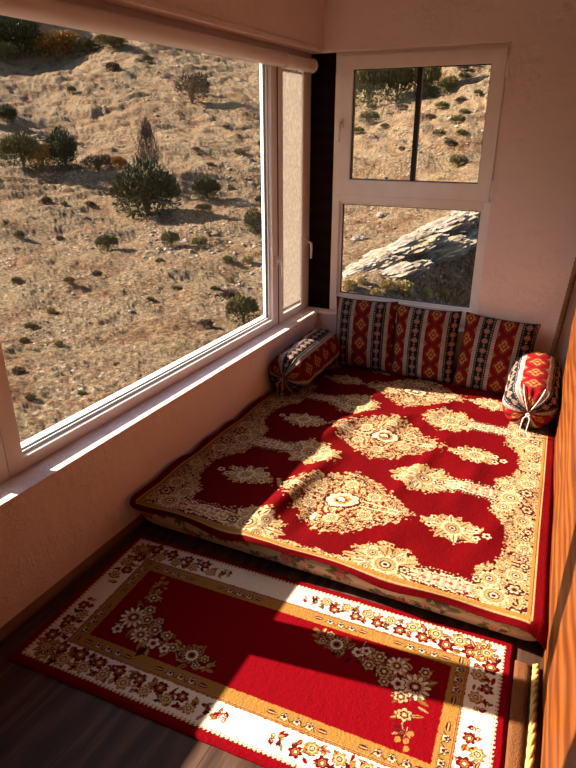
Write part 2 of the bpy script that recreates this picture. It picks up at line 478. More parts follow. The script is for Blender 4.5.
handle(w3, lambda a, b, d: (a, YP - .018 + d, b), sx0 + .035, 1.74)
MB().tube([(sx1 + .010, YP - .022, 1.97), (sx1 + .010, YP - .022, 2.075)], .008, 10).build('hinge', M['pvc'], w3, smooth=True)
MB().tube([(sx1 + .010, YP - .022, sz0 + .01), (sx1 + .010, YP - .022, sz0 + .12)], .009, 10).build('hinge', M['pvc'], w3, smooth=True)
MB().box(sx1 - .004, sx1 + .018, YP - .03, YP - .005, sz0 - .006, sz0 + .012).build('hinge_cap', M['metal'], w3, bevel=.002)

# ---- roller blinds
def cassette(y0, y1, root):
    prof = []
    for k in range(15):
        q = R(-95 + 190 * k / 14)
        prof.append((-1.758 + .034 * math.cos(q), 2.068 + .036 * math.sin(q)))
    prof += [(-1.789, 2.104), (-1.789, 2.032)]
    n = len(prof); vs = [(x, y, z) for y in (y0, y1) for x, z in prof]
    case = MB().add(vs, [(k, (k + 1) % n, n + (k + 1) % n, n + k) for k in range(n)] + [tuple(range(n)), tuple(range(2 * n - 1, n - 1, -1))]).build('cassette', M['pvc'], root, bevel=.003)
    for y in (y0, y1 - .012):
        vs = [(-1.758 + .041 * math.cos(R(-100 + 200 * k / 14)), y + dy, 2.068 + .042 * math.sin(R(-100 + 200 * k / 14))) for dy in (0, .012) for k in range(15)] 
        m = 15
        MB().add(vs, [(k, k + 1, m + k + 1, m + k) for k in range(m - 1)] + [(m - 1, 0, m, 2 * m - 1), tuple(range(m)), tuple(range(2 * m - 1, m - 1, -1))]).build('end_cap', M['pvc'], case, bevel=.002)
rb = empty('roller_blind', (-1.76, 3.66, 2.06)); tag(rb, 'lowered patterned beige roller blind covering the narrow corner window', 'blind', 'roller blinds on the long window')
rb.location = (0, 0, 0)
cassette(3.45, 3.84, rb)
def blind_sheet(y0, y1, z0, z1, root):
    return MB().box(-1.7995, -1.7985, y0, y1, z0, z1).build('blind_fabric', M['blind'], root)
sheet = blind_sheet(3.502, 3.778, .575, 2.03, rb)
MB().box(-1.803, -1.795, 3.504, 3.776, .566, .584).build('bottom_rail', M['pvc'], sheet, bevel=.003)
rb2 = empty('roller_blind'); tag(rb2, 'rolled-up blind in a long rounded case above the big picture window', 'blind', 'roller blinds on the long window')
cassette(.66, 3.445, rb2)

# ------------------------------------------------------------------ pattern painting
CREAM = (.50, .38, .235); CREAM2 = (.37, .235, .11); GOLD = (.265, .130, .028); OCHRE = (.16, .07, .015)
RED = (.098, .0006, .0018); RUGRED = (.150, .0006, .0035); MAROON = (.055, .003, .006); BLACK = (.014, .010, .010); PINK = (.34, .12, .08); WHITE = (.60, .52, .42)
class Canvas:
    def __init__(s, X, Y, base):
        s.xs = X[0]; s.ys = Y[:, 0]; s.X = X; s.Y = Y
        s.C = np.empty(X.shape + (3,)); s.C[:] = base
    def sub(s, cx, cy, r):
        i0, i1 = np.searchsorted(s.xs, [cx - r, cx + r]); j0, j1 = np.searchsorted(s.ys, [cy - r, cy + r])
        return (slice(j0, j1), slice(i0, i1))
    def flower(s, cx, cy, r, n, rings, rot=0., amp=.18, sq=1.0, sharp=1):
        k = s.sub(cx, cy, r * 1.4)
        x = s.X[k] - cx; y = (s.Y[k] - cy) / sq
        d = np.hypot(x, y) / r; t = np.arctan2(y, x) + rot
        lobe = np.abs(np.cos(n * t / 2)) ** sharp
        for fr, col, a in rings:
            edge = fr * (1 - amp * a * (1 - lobe) * 2)
            s.C[k][d < edge] = col
    def leaf(s, cx, cy, ang, L, W, col, vein=None):
        k = s.sub(cx, cy, L)
        x = s.X[k] - cx; y = s.Y[k] - cy
        u = x * math.cos(ang) + y * math.sin(ang); v = -x * math.sin(ang) + y * math.cos(ang)
        tt = np.clip(u / L + .5, 0, 1)
        wd = W * .5 * np.sin(np.pi * tt ** .8) ** .8
        m = (np.abs(u) < L / 2) & (np.abs(v) < wd)
        s.C[k][m] = col
        if vein is not None:
            s.C[k][m & (np.abs(v) < wd * .3)] = vein
    def line(s, pts, wd, col):
        for (x0, y0), (x1, y1) in zip(pts[:-1], pts[1:]):
            k = s.sub((x0 + x1) / 2, (y0 + y1) / 2, math.hypot(x1 - x0, y1 - y0) / 2 + wd * 2)
            x = s.X[k] - x0; y = s.Y[k] - y0; dx, dy = x1 - x0, y1 - y0
            L2 = dx * dx + dy * dy + 1e-12
            t = np.clip((x * dx + y * dy) / L2, 0, 1)
            s.C[k][np.hypot(x - t * dx, y - t * dy) < wd / 2] = col
    def curl(s, cx, cy, ang, L, turn, wd, col, n=10):
        p = [(cx, cy)]; a = ang
        for i in range(n):
            st = L / n; a += turn / n * (1 + i * .25)
            p.append((p[-1][0] + st * math.cos(a), p[-1][1] + st * math.sin(a)))
        s.line(p, wd, col); return p[-1], a

def fl_gold(c, x, y, r, rot=0):
    c.flower(x, y, r, 7, [(1.06, MAROON, 1), (.95, (.36, .17, .03), 1), (.62, CREAM, .6), (.45, GOLD, .3), (.40, BLACK, .5), (.28, CREAM, .8), (.12, GOLD, 0)], rot)
def fl_maroon(c, x, y, r, rot=0):
    c.flower(x, y, r, 6, [(1.0, MAROON, 1), (.80, RUGRED, .8), (.5, GOLD, .6), (.36, BLACK, .4), (.26, CREAM, .8)], rot)
def fl_white(c, x, y, r, rot=0, n=11):
    c.flower(x, y, r, n, [(1.08, BLACK, 1), (1.0, (.60, .48, .32), 1.3), (.62, (.45, .25, .12), 1.0), (.50, PINK, .8), (.40, MAROON, .4), (.24, GOLD, .3), (.12, WHITE, 0)], rot, amp=.24)

# ---- rug
RUGW, RUGL = .76, 1.62
RCREAM = (.62, .54, .43)
def paint_rug(X, Y):
    # pile wanders a little
    c = Canvas(X, Y, RUGRED)
    rs = random.Random(5)
    d = np.minimum(np.minimum(X, RUGL - X), np.minimum(Y, RUGW - Y))
    wob = (vnoise(X * 260, Y * 260, 3) - .5) * .0018
    d = d + wob
    c.C[d > .034] = RCREAM
    # picot edge
    along = np.where(np.minimum(X, RUGL - X) < np.minimum(Y, RUGW - Y), Y, X)
    pic = (d > .029) & (d < .0365) & (np.abs((along / .0155) % 1 - .5) < .27)
    c.C[pic] = CREAM
    pic2 = (d > .0355) & (d < .040) & (np.abs((along / .0155) % 1 - .5) > .3)
    c.C[pic2] = GOLD
    c.C[(d > .137) & (d < .198)] = GOLD
    for a, b in ((.136, .1385), (.1435, .1455), (.193, .1965)):
        c.C[(d > a) & (d < b)] = RUGRED
    c.C[(d > .1455) & (d < .147)] = CREAM2
    c.C[d > .1965] = RUGRED
    # gold band inclusions
    def incl(cx, cy, horiz):
        for k in (-1, 0, 1):
            o = k * .042; x = cx + (o if horiz else 0); y = cy + (0 if horiz else o)
            c.flower(x, y, .014, 5, [(1.1, BLACK, .8), (.95, CREAM, 1), (.4, MAROON, 0)])
            c.line([(x - (.02 if horiz else .012), y - (.012 if horiz else .02)), (x + (.0 if horiz else .012), y + (.012 if horiz else 0)), (x + (.02 if horiz else -.01), y - (.01 if horiz else -.02))], .003, MAROON)
        for s in (-1, 1):
            if horiz: c.leaf(cx + s * .085, cy, 0, .04, .016, MAROON, CREAM2)
            else: c.leaf(cx, cy + s * .085, R(90), .04, .016, MAROON, CREAM2)
    gm = .166
    for cx in (.30, .60, 1.02, 1.32):
        incl(cx, gm, True); incl(cx, RUGW - gm, True)
    for cy in (.25, .52):
        incl(gm, cy, False); incl(RUGL - gm, cy, False)
    # cream border garlands: dense near the corners, thinning to tendrils with plain gaps
    bm_ = .088
    def garland(p, q, seed, taper=True):
        rr = random.Random(seed)
        L = math.hypot(q[0] - p[0], q[1] - p[1]); ux, uy = (q[0] - p[0]) / L, (q[1] - p[1]) / L
        nx, ny = -uy, ux; a0 = math.atan2(uy, ux)
        n = max(3, int(L / .040))
        for i in range(n):           # leaves and curls below
            t = (i + .5) / n; s = 1 - .4 * t if taper else 1
            for k in range(8):
                o = rr.uniform(-.044, .044) * s
                x = p[0] + ux * L * t + nx * o + rr.uniform(-.01, .01) * ux; y = p[1] + uy * L * t + ny * o
                c.leaf(x, y, a0 + rr.uniform(-1.5, 1.5), rr.uniform(.026, .044) * (s * .6 + .4), rr.uniform(.011, .017) * (s * .6 + .4), rr.choice([MAROON, RUGRED, GOLD, RUGRED, MAROON, RUGRED, BLACK]), rr.choice([None, GOLD, CREAM2]))
            c.curl(p[0] + ux * L * t, p[1] + uy * L * t, a0 + rr.uniform(-1, 1), .05 * s, rr.choice([-3, 3]), .0032, rr.choice([RUGRED, MAROON, OCHRE]))
        for i in range(n):
            t = (i + .3) / n; s = 1 - .35 * t if taper else 1
            o = (.020 if i % 2 else -.020) * s
            x = p[0] + ux * L * t + nx * o; y = p[1] + uy * L * t + ny * o
            if t < .9: (fl_gold if (i % 2 == 0) else fl_maroon)(c, x, y, rr.uniform(.029, .034) * s, rr.random() * 3)
        e = (p[0] + ux * L, p[1] + uy * L)
        pt, a = c.curl(e[0], e[1], a0 - .4, .07, 4.2, .004, RUGRED)
        c.leaf(pt[0], pt[1], a, .02, .010, RUGRED)
        c.curl(e[0], e[1], a0 + .6, .05, -3.4, .0035, OCHRE)
    B = bm_
    garland((B, B), (.80, B), 1); garland((B, B), (B, .33), 2)
    garland((B, RUGW - B), (.50, RUGW - B), 3); garland((B, RUGW - B), (B, .46), 4)
    garland((RUGL - B, RUGW - B), (.86, RUGW - B), 5); garland((RUGL - B, RUGW - B), (RUGL - B, .44), 6)
    garland((RUGL - B, B), (.98, B), 7); garland((RUGL - B, B), (RUGL - B, .35), 8)
    for x in (B, RUGL - B):
        for y in (B, RUGW - B):
            for k in range(8):
                c.leaf(x + .03 * math.cos(k * .785), y + .03 * math.sin(k * .785), k * .785, .034, .013, RUGRED if k % 2 else MAROON, CREAM2)
            fl_gold(c, x, y, .024)
    # field bouquets in two opposite corners
    def bouquet(T, seed):
        rr = random.Random(seed)
        path = [(.285, .50, .55), (.295, .445, .7), (.285, .37, 1.0), (.31, .31, 1.25), (.36, .30, 1.1), (.40, .26, 1.15), (.45, .275, .9), (.50, .265, .9), (.55, .262, .9), (.60, .25, .9), (.655, .235, .6)]
        for (x, y, s) in path:
            for k in range(11):
                a = rr.uniform(0, 6.28); o = rr.uniform(.015, .058) * s
                X0, Y0, A = T(x + o * math.cos(a), y + o * math.sin(a), a + rr.uniform(-.6, .6))
                c.leaf(X0, Y0, A, rr.uniform(.028, .048) * s, rr.uniform(.012, .020) * s, rr.choice([GOLD, OCHRE, MAROON, CREAM2, OCHRE, BLACK, GOLD]), rr.choice([None, CREAM2, MAROON]))
            for k in range(2):
                X0, Y0, A = T(x, y, rr.uniform(0, 6.28)); c.curl(X0, Y0, A, .07 * s, rr.choice([-3.5, 3.5]), .003, rr.choice([OCHRE, MAROON, CREAM2]))
        for (x, y, r, n) in ((.29, .325, .052, 12), (.365, .265, .038, 10)):
            X0, Y0, _ = T(x, y, 0); fl_white(c, X0, Y0, r, .3, n)
        X0, Y0, _ = T(.585, .258, 0)
        c.flower(X0, Y0, .036, 14, [(1.15, MAROON, .6), (1.05, GOLD, 1), (.78, BLACK, .2), (.70, WHITE, .7), (.48, GOLD, .5), (.3, MAROON, .3)], 0, .15)
        for (x, y, r) in ((.345, .335, .020), (.40, .305, .022), (.43, .25, .020), (.455, .30, .018), (.505, .262, .018), (.325, .38, .020), (.30, .44, .020), (.27, .255, .018), (.48, .245, .016), (.39, .345, .016), (.635, .262, .013), (.62, .225, .013)):
            X0, Y0, _ = T(x, y, 0)
            r *= 1.25
            if rr.random() < .35: c.flower(X0, Y0, r, 5, [(1.15, BLACK, .8), (1, (.56, .46, .34), 1), (.5, PINK, .6), (.3, MAROON, 0)], rr.random() * 3)
            else: c.flower(X0, Y0, r, 6, [(1.15, MAROON, .8), (1, CREAM2, 1), (.6, MAROON, .6), (.36, GOLD, .3), (.18, WHITE, 0)], rr.random() * 3)
        for (x, y) in ((.275, .525), (.30, .53), (.268, .497), (.27, .55)):
            X0, Y0, A = T(x, y, 1.2); c.leaf(X0, Y0, A, .024, .018, GOLD, None)
        for (x, y) in ((.675, .225), (.67, .25)):
            X0, Y0, A = T(x, y, 0); c.leaf(X0, Y0, A, .03, .014, GOLD, None)
    bouquet(lambda x, y, a: (x, y, a), 3)
    bouquet(lambda x, y, a: (RUGL - x, RUGW - y, a + math.pi), 4)
    return c.C

def build_rug():
    nx, ny = 740, 348
    xs = np.linspace(0, RUGL, nx); ys = np.linspace(0, RUGW, ny)
    X, Y = np.meshgrid(xs, ys)
    C = paint_rug(X, Y)
    d = np.minimum(np.minimum(X, RUGL - X), np.minimum(Y, RUGW - Y))
    Z = .012 - .006 * (1 - sstep(0, .012, d)) + (vnoise(X * 5, Y * 5, 9) - .5) * .002 + (vnoise(X * 330, Y * 330, 4) - .5) * .0012
    wav = (vnoise(X * 18, Y * 18, 2) - .5) * .003
    P = np.stack([X + wav * (d < .03), Y + wav * (d < .03), Z], -1)
    rim = P.copy()
    # closed skirt down to the floor
    def skirt(Pe, Ce):
        q = Pe.copy(); q[..., 2] = .001; return q
    Pf = np.concatenate([skirt(P[:1], None), P, skirt(P[-1:], None)], 0); Cf = np.concatenate([C[:1], C, C[-1:]], 0)
    l = Pf[:, :1].copy(); l[..., 2] = .001; r = Pf[:, -1:].copy(); r[..., 2] = .001
    Pf = np.concatenate([l, Pf, r], 1); Cf = np.concatenate([Cf[:, :1], Cf, Cf[:, -1:]], 1)
    o = grid_mesh('floor_rug', Pf, M['carpet'], colors=Cf)
    o.location = (-1.568, .95, 0); o.rotation_euler = (0, 0, R(3.5))
    tag(o, 'red floral rug with cream border lying on the dark floor before the mattress', 'rug')
build_rug()

# ---- bed cover
CX, PER, ROW0 = -.826, .665, 2.15
def cover_edges(y):
    return -1.672, .105 - .056 * (y - 1.70)
YF = 1.768       # where the cover turns over the mattress front
def lumps(x, y):
    z = fbm(x * 2.2, y * 2.2, 3, 21) * .035
    def ridge(x0, y0, x1, y1, w, h):
        dx, dy = x1 - x0, y1 - y0; L2 = dx * dx + dy * dy
        t = np.clip(((x - x0) * dx + (y - y0) * dy) / L2, 0, 1)
        dd = np.hypot(x - x0 - t * dx, y - y0 - t * dy)
        return h * np.exp(-(dd / w) ** 2) * (.35 + .65 * np.sin(np.pi * t))
    z = z + ridge(-1.10, 1.6, -.98, 2.5, .050, .034) + ridge(-.90, 1.7, -.86, 2.3, .05, -.014) + ridge(-1.28, 1.9, -1.1, 2.9, .06, .016)
    z = z + ridge(-.62, 2.2, -.52, 2.95, .04, .013) + ridge(-.9, 2.6, -.78, 3.1, .04, .014) + ridge(-.35, 2.3, -.3, 2.8, .045, .010) + ridge(-1.15, 2.55, -1.0, 3.1, .05, .018) + ridge(-.68, 3.0, -.6, 3.5, .04, .012)
    z = z + ridge(-1.35, 2.75, -.7, 3.15, .05, .012) + ridge(-.75, 3.25, -.2, 3.35, .05, .010)
    z = z + ridge(-1.2, 3.15, -.85, 3.5, .05, .010) + ridge(-.6, 1.7, -.5, 2.1, .06, .008) + ridge(-.25, 1.9, .0, 2.8, .05, .010)
    for k, (a, b) in enumerate(((-1.5, 2.6), (-.45, 2.65), (-.95, 2.95))):
        z = z + .006 * np.sin((x - a) * 14 + (y - b) * 9) * np.exp(-((x - a) ** 2 + (y - b) ** 2) / .08)
    return z
def cover_z(x, y):
    return .166 + lumps(np.asarray(x, float), np.asarray(y, float)) * sstep(1.70, 1.95, np.asarray(y, float)) * .9 + lumps(np.asarray(x, float), np.asarray(y, float)) * .1

def paint_cover(A, V):
    """A: across (-.89...89), V: along depth (world y on the top)"""
    c = Canvas(A, V, RED)
    C = c.C
    jx = (vnoise(A * 170, V * 170, 5) - .5) * .012 + (vnoise(A * 60, V * 60, 6) - .5) * .014
    jy = (vnoise(A * 170, V * 170, 8) - .5) * .012 + (vnoise(A * 60, V * 60, 7) - .5) * .014
    a = np.abs(A + jx); v = V + jy
    ph = (v - ROW0) / PER; b = np.abs(ph - np.round(ph)) * PER; H = PER / 2
    vf = 1.758
    inside = (np.abs(A) < .825) & (V > vf) & (V < 3.80)
    # gold ground of border + peninsulas
    tooth = .010 * np.abs(np.sin(A * 150)) + .010 * np.abs(np.sin(V * 150))
    bay = (np.clip(a - .40, 0, None) / (.325 - tooth)) ** 2.2 + (b / (.262 - tooth)) ** 2.4
    gold = (a > .62) & (bay > 1)
    gold |= (a > .40) & (a < .64) & (b > H - .055) & (bay > .9)
    loz = (a / .345) ** 1.12 + (b / .255) ** 1.12 + .035 * np.cos(a * 75) * np.cos(b * 75) + .05 * np.abs(np.sin((a + b) * 110))
    loz = loz + (vnoise(A * 62, V * 62, 91) - .5) * .26 * (loz > .7)
    lozm = loz < 1
    lozm |= (np.abs(a - .375) < .022) & (b < .02)
    ros = np.hypot((a - .495) / .125, b / .088) + .22 * np.abs(np.cos(np.arctan2(b, a - .495) * 3.5))
    pal = np.hypot((a - .30) / .15, (H - b) / .125) + .16 * np.abs(np.cos(np.arctan2(H - b, a - .30) * 4))
    motif = lozm | (ros < 1.02) | (pal < 1.08)
    # front strip of border: thin scallop
    gold |= (v < vf + .028 + .008 * np.sin(A * 55))
    gold |= (v > 3.78)
    rg = (vnoise(A * 75, V * 75, 93) - .5) * .30
    motif = lozm | (ros + rg < 1.02) | (pal + rg < 1.08)
    area = (gold | motif) & inside
    # leafy ground texture
    th = vnoise(A * 40, V * 40, 31) * 6.28 * 2
    stripe = np.sin((A * np.cos(th) + V * np.sin(th)) * 520)
    n1 = vnoise(A * 95, V * 95, 33); n2 = vnoise(A * 130, V * 130, 35); n3 = vnoise(A * 28, V * 28, 36)
    base = np.empty(C.shape); base[:] = GOLD
    base[stripe > .0] = CREAM2
    base[(stripe > .72)] = CREAM
    base[(n3 > .62) & (stripe < .2)] = OCHRE
    base[(n1 > .80)] = MAROON
    base[(n2 > .86)] = BLACK
    C[area] = base[area]
    # edge of area picks up a maroon / cream outline
    def outline(fld, lo, hi, col):
        mk = (fld > lo) & (fld < hi) & inside; C[mk] = col
    outline(loz, .84, .88, MAROON); 
    # lozenge interior: red with cream net, central rosette
    li = (loz < .66) & (loz > .30) & inside & (np.sin(a * 190 + b * 90 + 3 * n3) > .55); C[li] = RED
    li = (loz < .76) & (loz > .72) & inside; C[li] = RED
    mz = np.hypot(a / .07, b / .05)
    C[(mz < 1.25) & inside] = MAROON; C[(mz < 1.05) & inside] = CREAM; C[(mz < .65) & inside] = GOLD; C[(mz < .45) & inside] = MAROON; C[(mz < .28) & inside] = WHITE
    # stems: cartouche with ribbed edges
    st = (a > .40) & (a < .635) & inside
    hb = H - b
    C[st & (hb < .056)] = CREAM2
    C[st & (hb < .050)] = RED
    C[st & (hb < .040) & (hb > .030)] = CREAM
    C[st & (hb < .0245)] = (.40, .22, .14)
    C[st & (hb < .0245) & (np.sin(A * 260) > .2)] = CREAM
    C[st & (hb < .005) & (np.sin(A * 130) > -.2)] = (.22, .03, .02)
    C[st & (hb > .049) & (hb < .056) & (np.sin(A * 420) > 0)] = BLACK
    # flowers on motifs
    rr = random.Random(9)
    def big(x, y, r): c.flower(x, y, r, 12, [(1.0, CREAM, 1), (.72, GOLD, .3), (.60, CREAM2, .6), (.42, MAROON, .4), (.30, CREAM, .5), (.15, MAROON, 0)], rr.random() * 3, .16)
    def ringf(x, y, r): c.flower(x, y, r, 6, [(1.05, MAROON, .8), (.70, CREAM, 1), (.42, GOLD, .4), (.25, BLACK, 0)], rr.random(), .2)
    rows = [ROW0 + k * PER for k in range(-1, 4)]
    for s in (-1, 1):
        for y in rows:
            x = s * .495
            big(x, y, .052)
            for q in range(8):
                an = q * .785 + .2; c.leaf(x + .082 * math.cos(an), y + .062 * math.sin(an), an, .06, .026, CREAM2 if q % 2 else CREAM, OCHRE)
            for q, (dx, dy) in enumerate(((.095, .03), (-.095, -.02), (.10, -.03), (-.085, .035))): c.flower(x + dx, y + dy, .018, 5, [(1.1, OCHRE, .5), (1, CREAM, 1), (.4, MAROON, 0)])
            c.flower(x + s * -.0 + .14 * s, y, .02, 5, [(1, CREAM, 1), (.4, MAROON, 0)])
            big(x, y, .046)
            # palmettes
            yp = y + H
            for q in range(11):
                an = R(q * 32.7); c.leaf(s * .30 + .105 * math.cos(an), yp + .085 * math.sin(an), an, .058, .03, CREAM2 if q % 2 else CREAM, OCHRE)
            big(s * .30, yp, .06); big(s * .235, yp - .045, .034); big(s * .235, yp + .045, .034); ringf(s * .375, yp, .026); big(s * .345, yp + .058, .026); big(s * .345, yp - .058, .026)
            c.leaf(s * .155, yp, 0, .06, .03, CREAM2, OCHRE)
            # border flowers at the peninsula roots
            big(s * .70, yp + .0, .052); ringf(s * .765, yp + .062, .034); ringf(s * .775, yp - .062, .032); big(s * .675, yp + .085, .040); big(s * .675, yp - .085, .040)
            ringf(s * .63, yp + .062, .022); ringf(s * .63, yp - .062, .022)
            big(s * .765, yp + .145, .040); big(s * .765, yp - .145, .040); ringf(s * .79, yp + .215, .022); ringf(s * .79, yp - .215, .022)
            big(s * .785, y, .030); ringf(s * .785, y + .07, .02); ringf(s * .785, y - .07, .02)
    for y in rows:
        for (dx, dy, r) in ((.13, .07, .034), (-.13, .07, .034), (.13, -.07, .034), (-.13, -.07, .034), (0, .14, .034), (0, -.14, .034), (.24, 0, .026), (-.24, 0, .026)):
            big(dx, y + dy, r)
        for s in (-1, 1):
            c.line([(s * .09, y + .02), (s * .27, y + .01)], .006, CREAM); c.line([(s * .09, y - .02), (s * .27, y - .01)], .006, CREAM)
    # clip everything beyond the border line
    outside = ~inside; C[outside] = RED
    edge = (np.abs(np.abs(A) - .820) < .006) & (V > vf - .004) & (V < 3.80); C[edge] = GOLD
    edge2 = (np.abs(np.abs(A) - .832) < .004) & (V > vf - .004); C[edge2] = CREAM2
    e3 = (np.abs(V - vf) < .008) & (np.abs(A) < .83); C[e3] = GOLD
    e4 = (np.abs(V - vf + .010) < .003) & (np.abs(A) < .83); C[e4] = CREAM2
    dk = (np.abs(A) > .838) | (V < vf - .014); C[dk] = (.105, .0006, .0018)
    return C

def build_cover():
    nx, ny = 600, 700
    sa = np.linspace(-.850, .895, nx); sv = np.linspace(1.719, 3.79, ny)
    A, V = np.meshgrid(sa, sv)
    Cc = paint_cover(A, V)
    y = V.copy()
    xl, xr = cover_edges(V)
    x = xl + (xr - xl) * (A + .872) / 1.767
    # fold down at the front: below YF the arc length runs over the edge
    over = np.clip(YF - V, 0, None)
    rad = .026
    ang = np.clip(over / rad, 0, 1.15)
    ext = over - ang * rad
    yy = np.where(over > 0, YF - rad * np.sin(ang) - ext * np.cos(1.15), y)
    zdrop = rad * (1 - np.cos(ang)) + ext * np.sin(1.15)
    ytop = np.maximum(V, YF)
    Z = cover_z(x, ytop) - zdrop
    # the hem wanders
    hem = (.010 * np.sin(x * 7 + .5) + .006 * np.sin(x * 17) + .012 * np.exp(-((x + 1.02) / .1) ** 2))
    k = sstep(0, .045, over)
    Z += hem * k
    yy += -.010 * np.sin(x * 11 + 1) * k + .024 * (x - CX) * (1 - sstep(3.2, 3.8, V))   # slight skew of the whole cloth
    # drooping front right corner
    cr = np.exp(-((x - .09) / .05) ** 2) * k
    Z -= .05 * cr
    # right edge slides down between mattress and panel, left one curls up against the wall
    re = np.clip((A - .86) / .035, 0, 1); Z -= .03 * re ** 2
    le = np.clip((-A - .832) / .018, 0, 1); Z += .018 * le ** 2 * (.6 + .8 * vnoise(V * 9, V * 0, 3))
    Z += (vnoise(A * 260, V * 260, 44) - .5) * .0012
    P = np.stack([x, yy, Z], -1)
    # thickness: return sheet underneath
    o = grid_mesh('bed_cover', P, M['carpet'], colors=Cc)
    sm = o.modifiers.new('thick', 'SOLIDIFY'); sm.thickness = .007; sm.offset = -1
    tag(o, 'red velvet carpet with cream medallions spread over the floor mattress', 'bedspread')
    return o
build_cover()

# ---- mattress with floral print
def build_mattress():
    x0, xr0 = -1.655, .085
    T = .145; y0, y1 = 1.790, 3.785
    prof = []
    # rounded front, flat top/back; start bottom back -> front -> top
    def arc(cy, cz, r, a0, a1, n): return [(cy + r * math.cos(R(a0 + (a1 - a0) * i / n)), cz + r * math.sin(R(a0 + (a1 - a0) * i / n))) for i in range(n + 1)]
    prof += [(y1, .002), (y0 + .5, .002), (y0 + .2, .002)]
    prof += arc(y0 + .045, .042, .04, 270, 185, 14)
    for i in range(1, 16): prof.append((y0 + .004 - .012 * math.sin(math.pi * i / 16), .045 + (T - .09) * i / 16))
    prof += arc(y0 + .045, T - .042, .04, 175, 90, 14)
    prof += [(y0 + .1, T), (y0 + .3, T), (y0 + .7, T), (y1 - .3, T), (y1, T - .02)]
    pr = np.array(prof); nx = 520
    t = np.linspace(0, 1, nx)
    P = np.empty((nx, len(pr), 3)); 
    s = np.concatenate([[0], np.cumsum(np.hypot(*np.diff(pr, axis=0).T))])
    endr = np.minimum(t * 1.74, (1 - t) * 1.74)
    pinch = 1 - .35 * np.exp(-endr / .02)
    yfront = sstep(0, 1, 0)
    for i in range(len(pr)):
        yy = pr[i, 0] + .024 * ((x0 + (xr0 - x0) * t) - CX) * (pr[i, 0] < 3)
        zz = .07 + (pr[i, 1] - .07) * pinch
        xr = xr0 - .056 * (pr[i, 0] - 1.75)
        P[:, i, 0] = x0 + (xr - x0) * t; P[:, i, 1] = yy + .02 * (1 - pinch) * 2; P[:, i, 2] = zz + .002
    Xg = np.repeat((x0 + (xr0 - x0) * t)[None, :], len(pr), 0); Sg = np.repeat(s[:, None], nx, 1)
    f0 = s[3]
    c = Canvas(Xg, Sg, (.70, .56, .42))
    rr = random.Random(12)
    GREEN = (.12, .17, .05); G2 = (.22, .26, .10); ROSE = (.55, .10, .12); ROSE2 = (.68, .27, .25); VIO = (.25, .18, .34)
    xc = x0 - .03
    k = 0
    while xc < xr0 + .02:
        xc += rr.uniform(.055, .11); yc = f0 + rr.uniform(.02, .17); k += 1
        for q in range(6):
            an = rr.uniform(0, 6.28); c.leaf(xc + .035 * math.cos(an), yc + .03 * math.sin(an), an, rr.uniform(.03, .06), rr.uniform(.014, .026), GREEN if q % 2 else G2, G2)
        p = (xc, yc)
        c.curl(xc, yc, rr.uniform(0, 6.28), .12, rr.choice([-2, 2]), .003, GREEN)
        r = rr.uniform(.018, .032)
        if k % 3 == 0: c.flower(xc, yc, r, 5, [(1, VIO, 1), (.6, (.42, .33, .5), 1), (.25, (.7, .6, .2), 0)], rr.random(), .2)
        elif k % 3 == 1:
            c.flower(xc, yc, r * 1.35, 7, [(1, ROSE, 1), (.8, ROSE2, 1), (.6, ROSE, 1), (.42, ROSE2, .6), (.22, ROSE, 0)], rr.random(), .16)
        else: c.flower(xc, yc, r, 5, [(1, (.72, .45, .40), 1), (.5, ROSE2, 1), (.2, (.7, .6, .2), 0)], rr.random(), .2)
    o = grid_mesh('floor_mattress', P, M['print'], colors=np.transpose(c.C, (1, 0, 2)))
    # close the two ends
    bm = bmesh.new(); bm.from_mesh(o.data); bm.verts.ensure_lookup_table()
    n = len(pr)
    bm.faces.new([bm.verts[i] for i in range(n)]); bm.faces.new([bm.verts[(nx - 1) * n + i] for i in range(n - 1, -1, -1)])
    for j in range(nx - 1):
        bm.faces.new([bm.verts[j * n], bm.verts[(j + 1) * n], bm.verts[(j + 1) * n + n - 1], bm.verts[j * n + n - 1]])
    bmesh.ops.recalc_face_normals(bm, faces=bm.faces)
    bm.to_mesh(o.data); bm.free()
    tag(o, 'cream floor mattress printed with roses and green leaves under the red cover', 'mattress')
build_mattress()

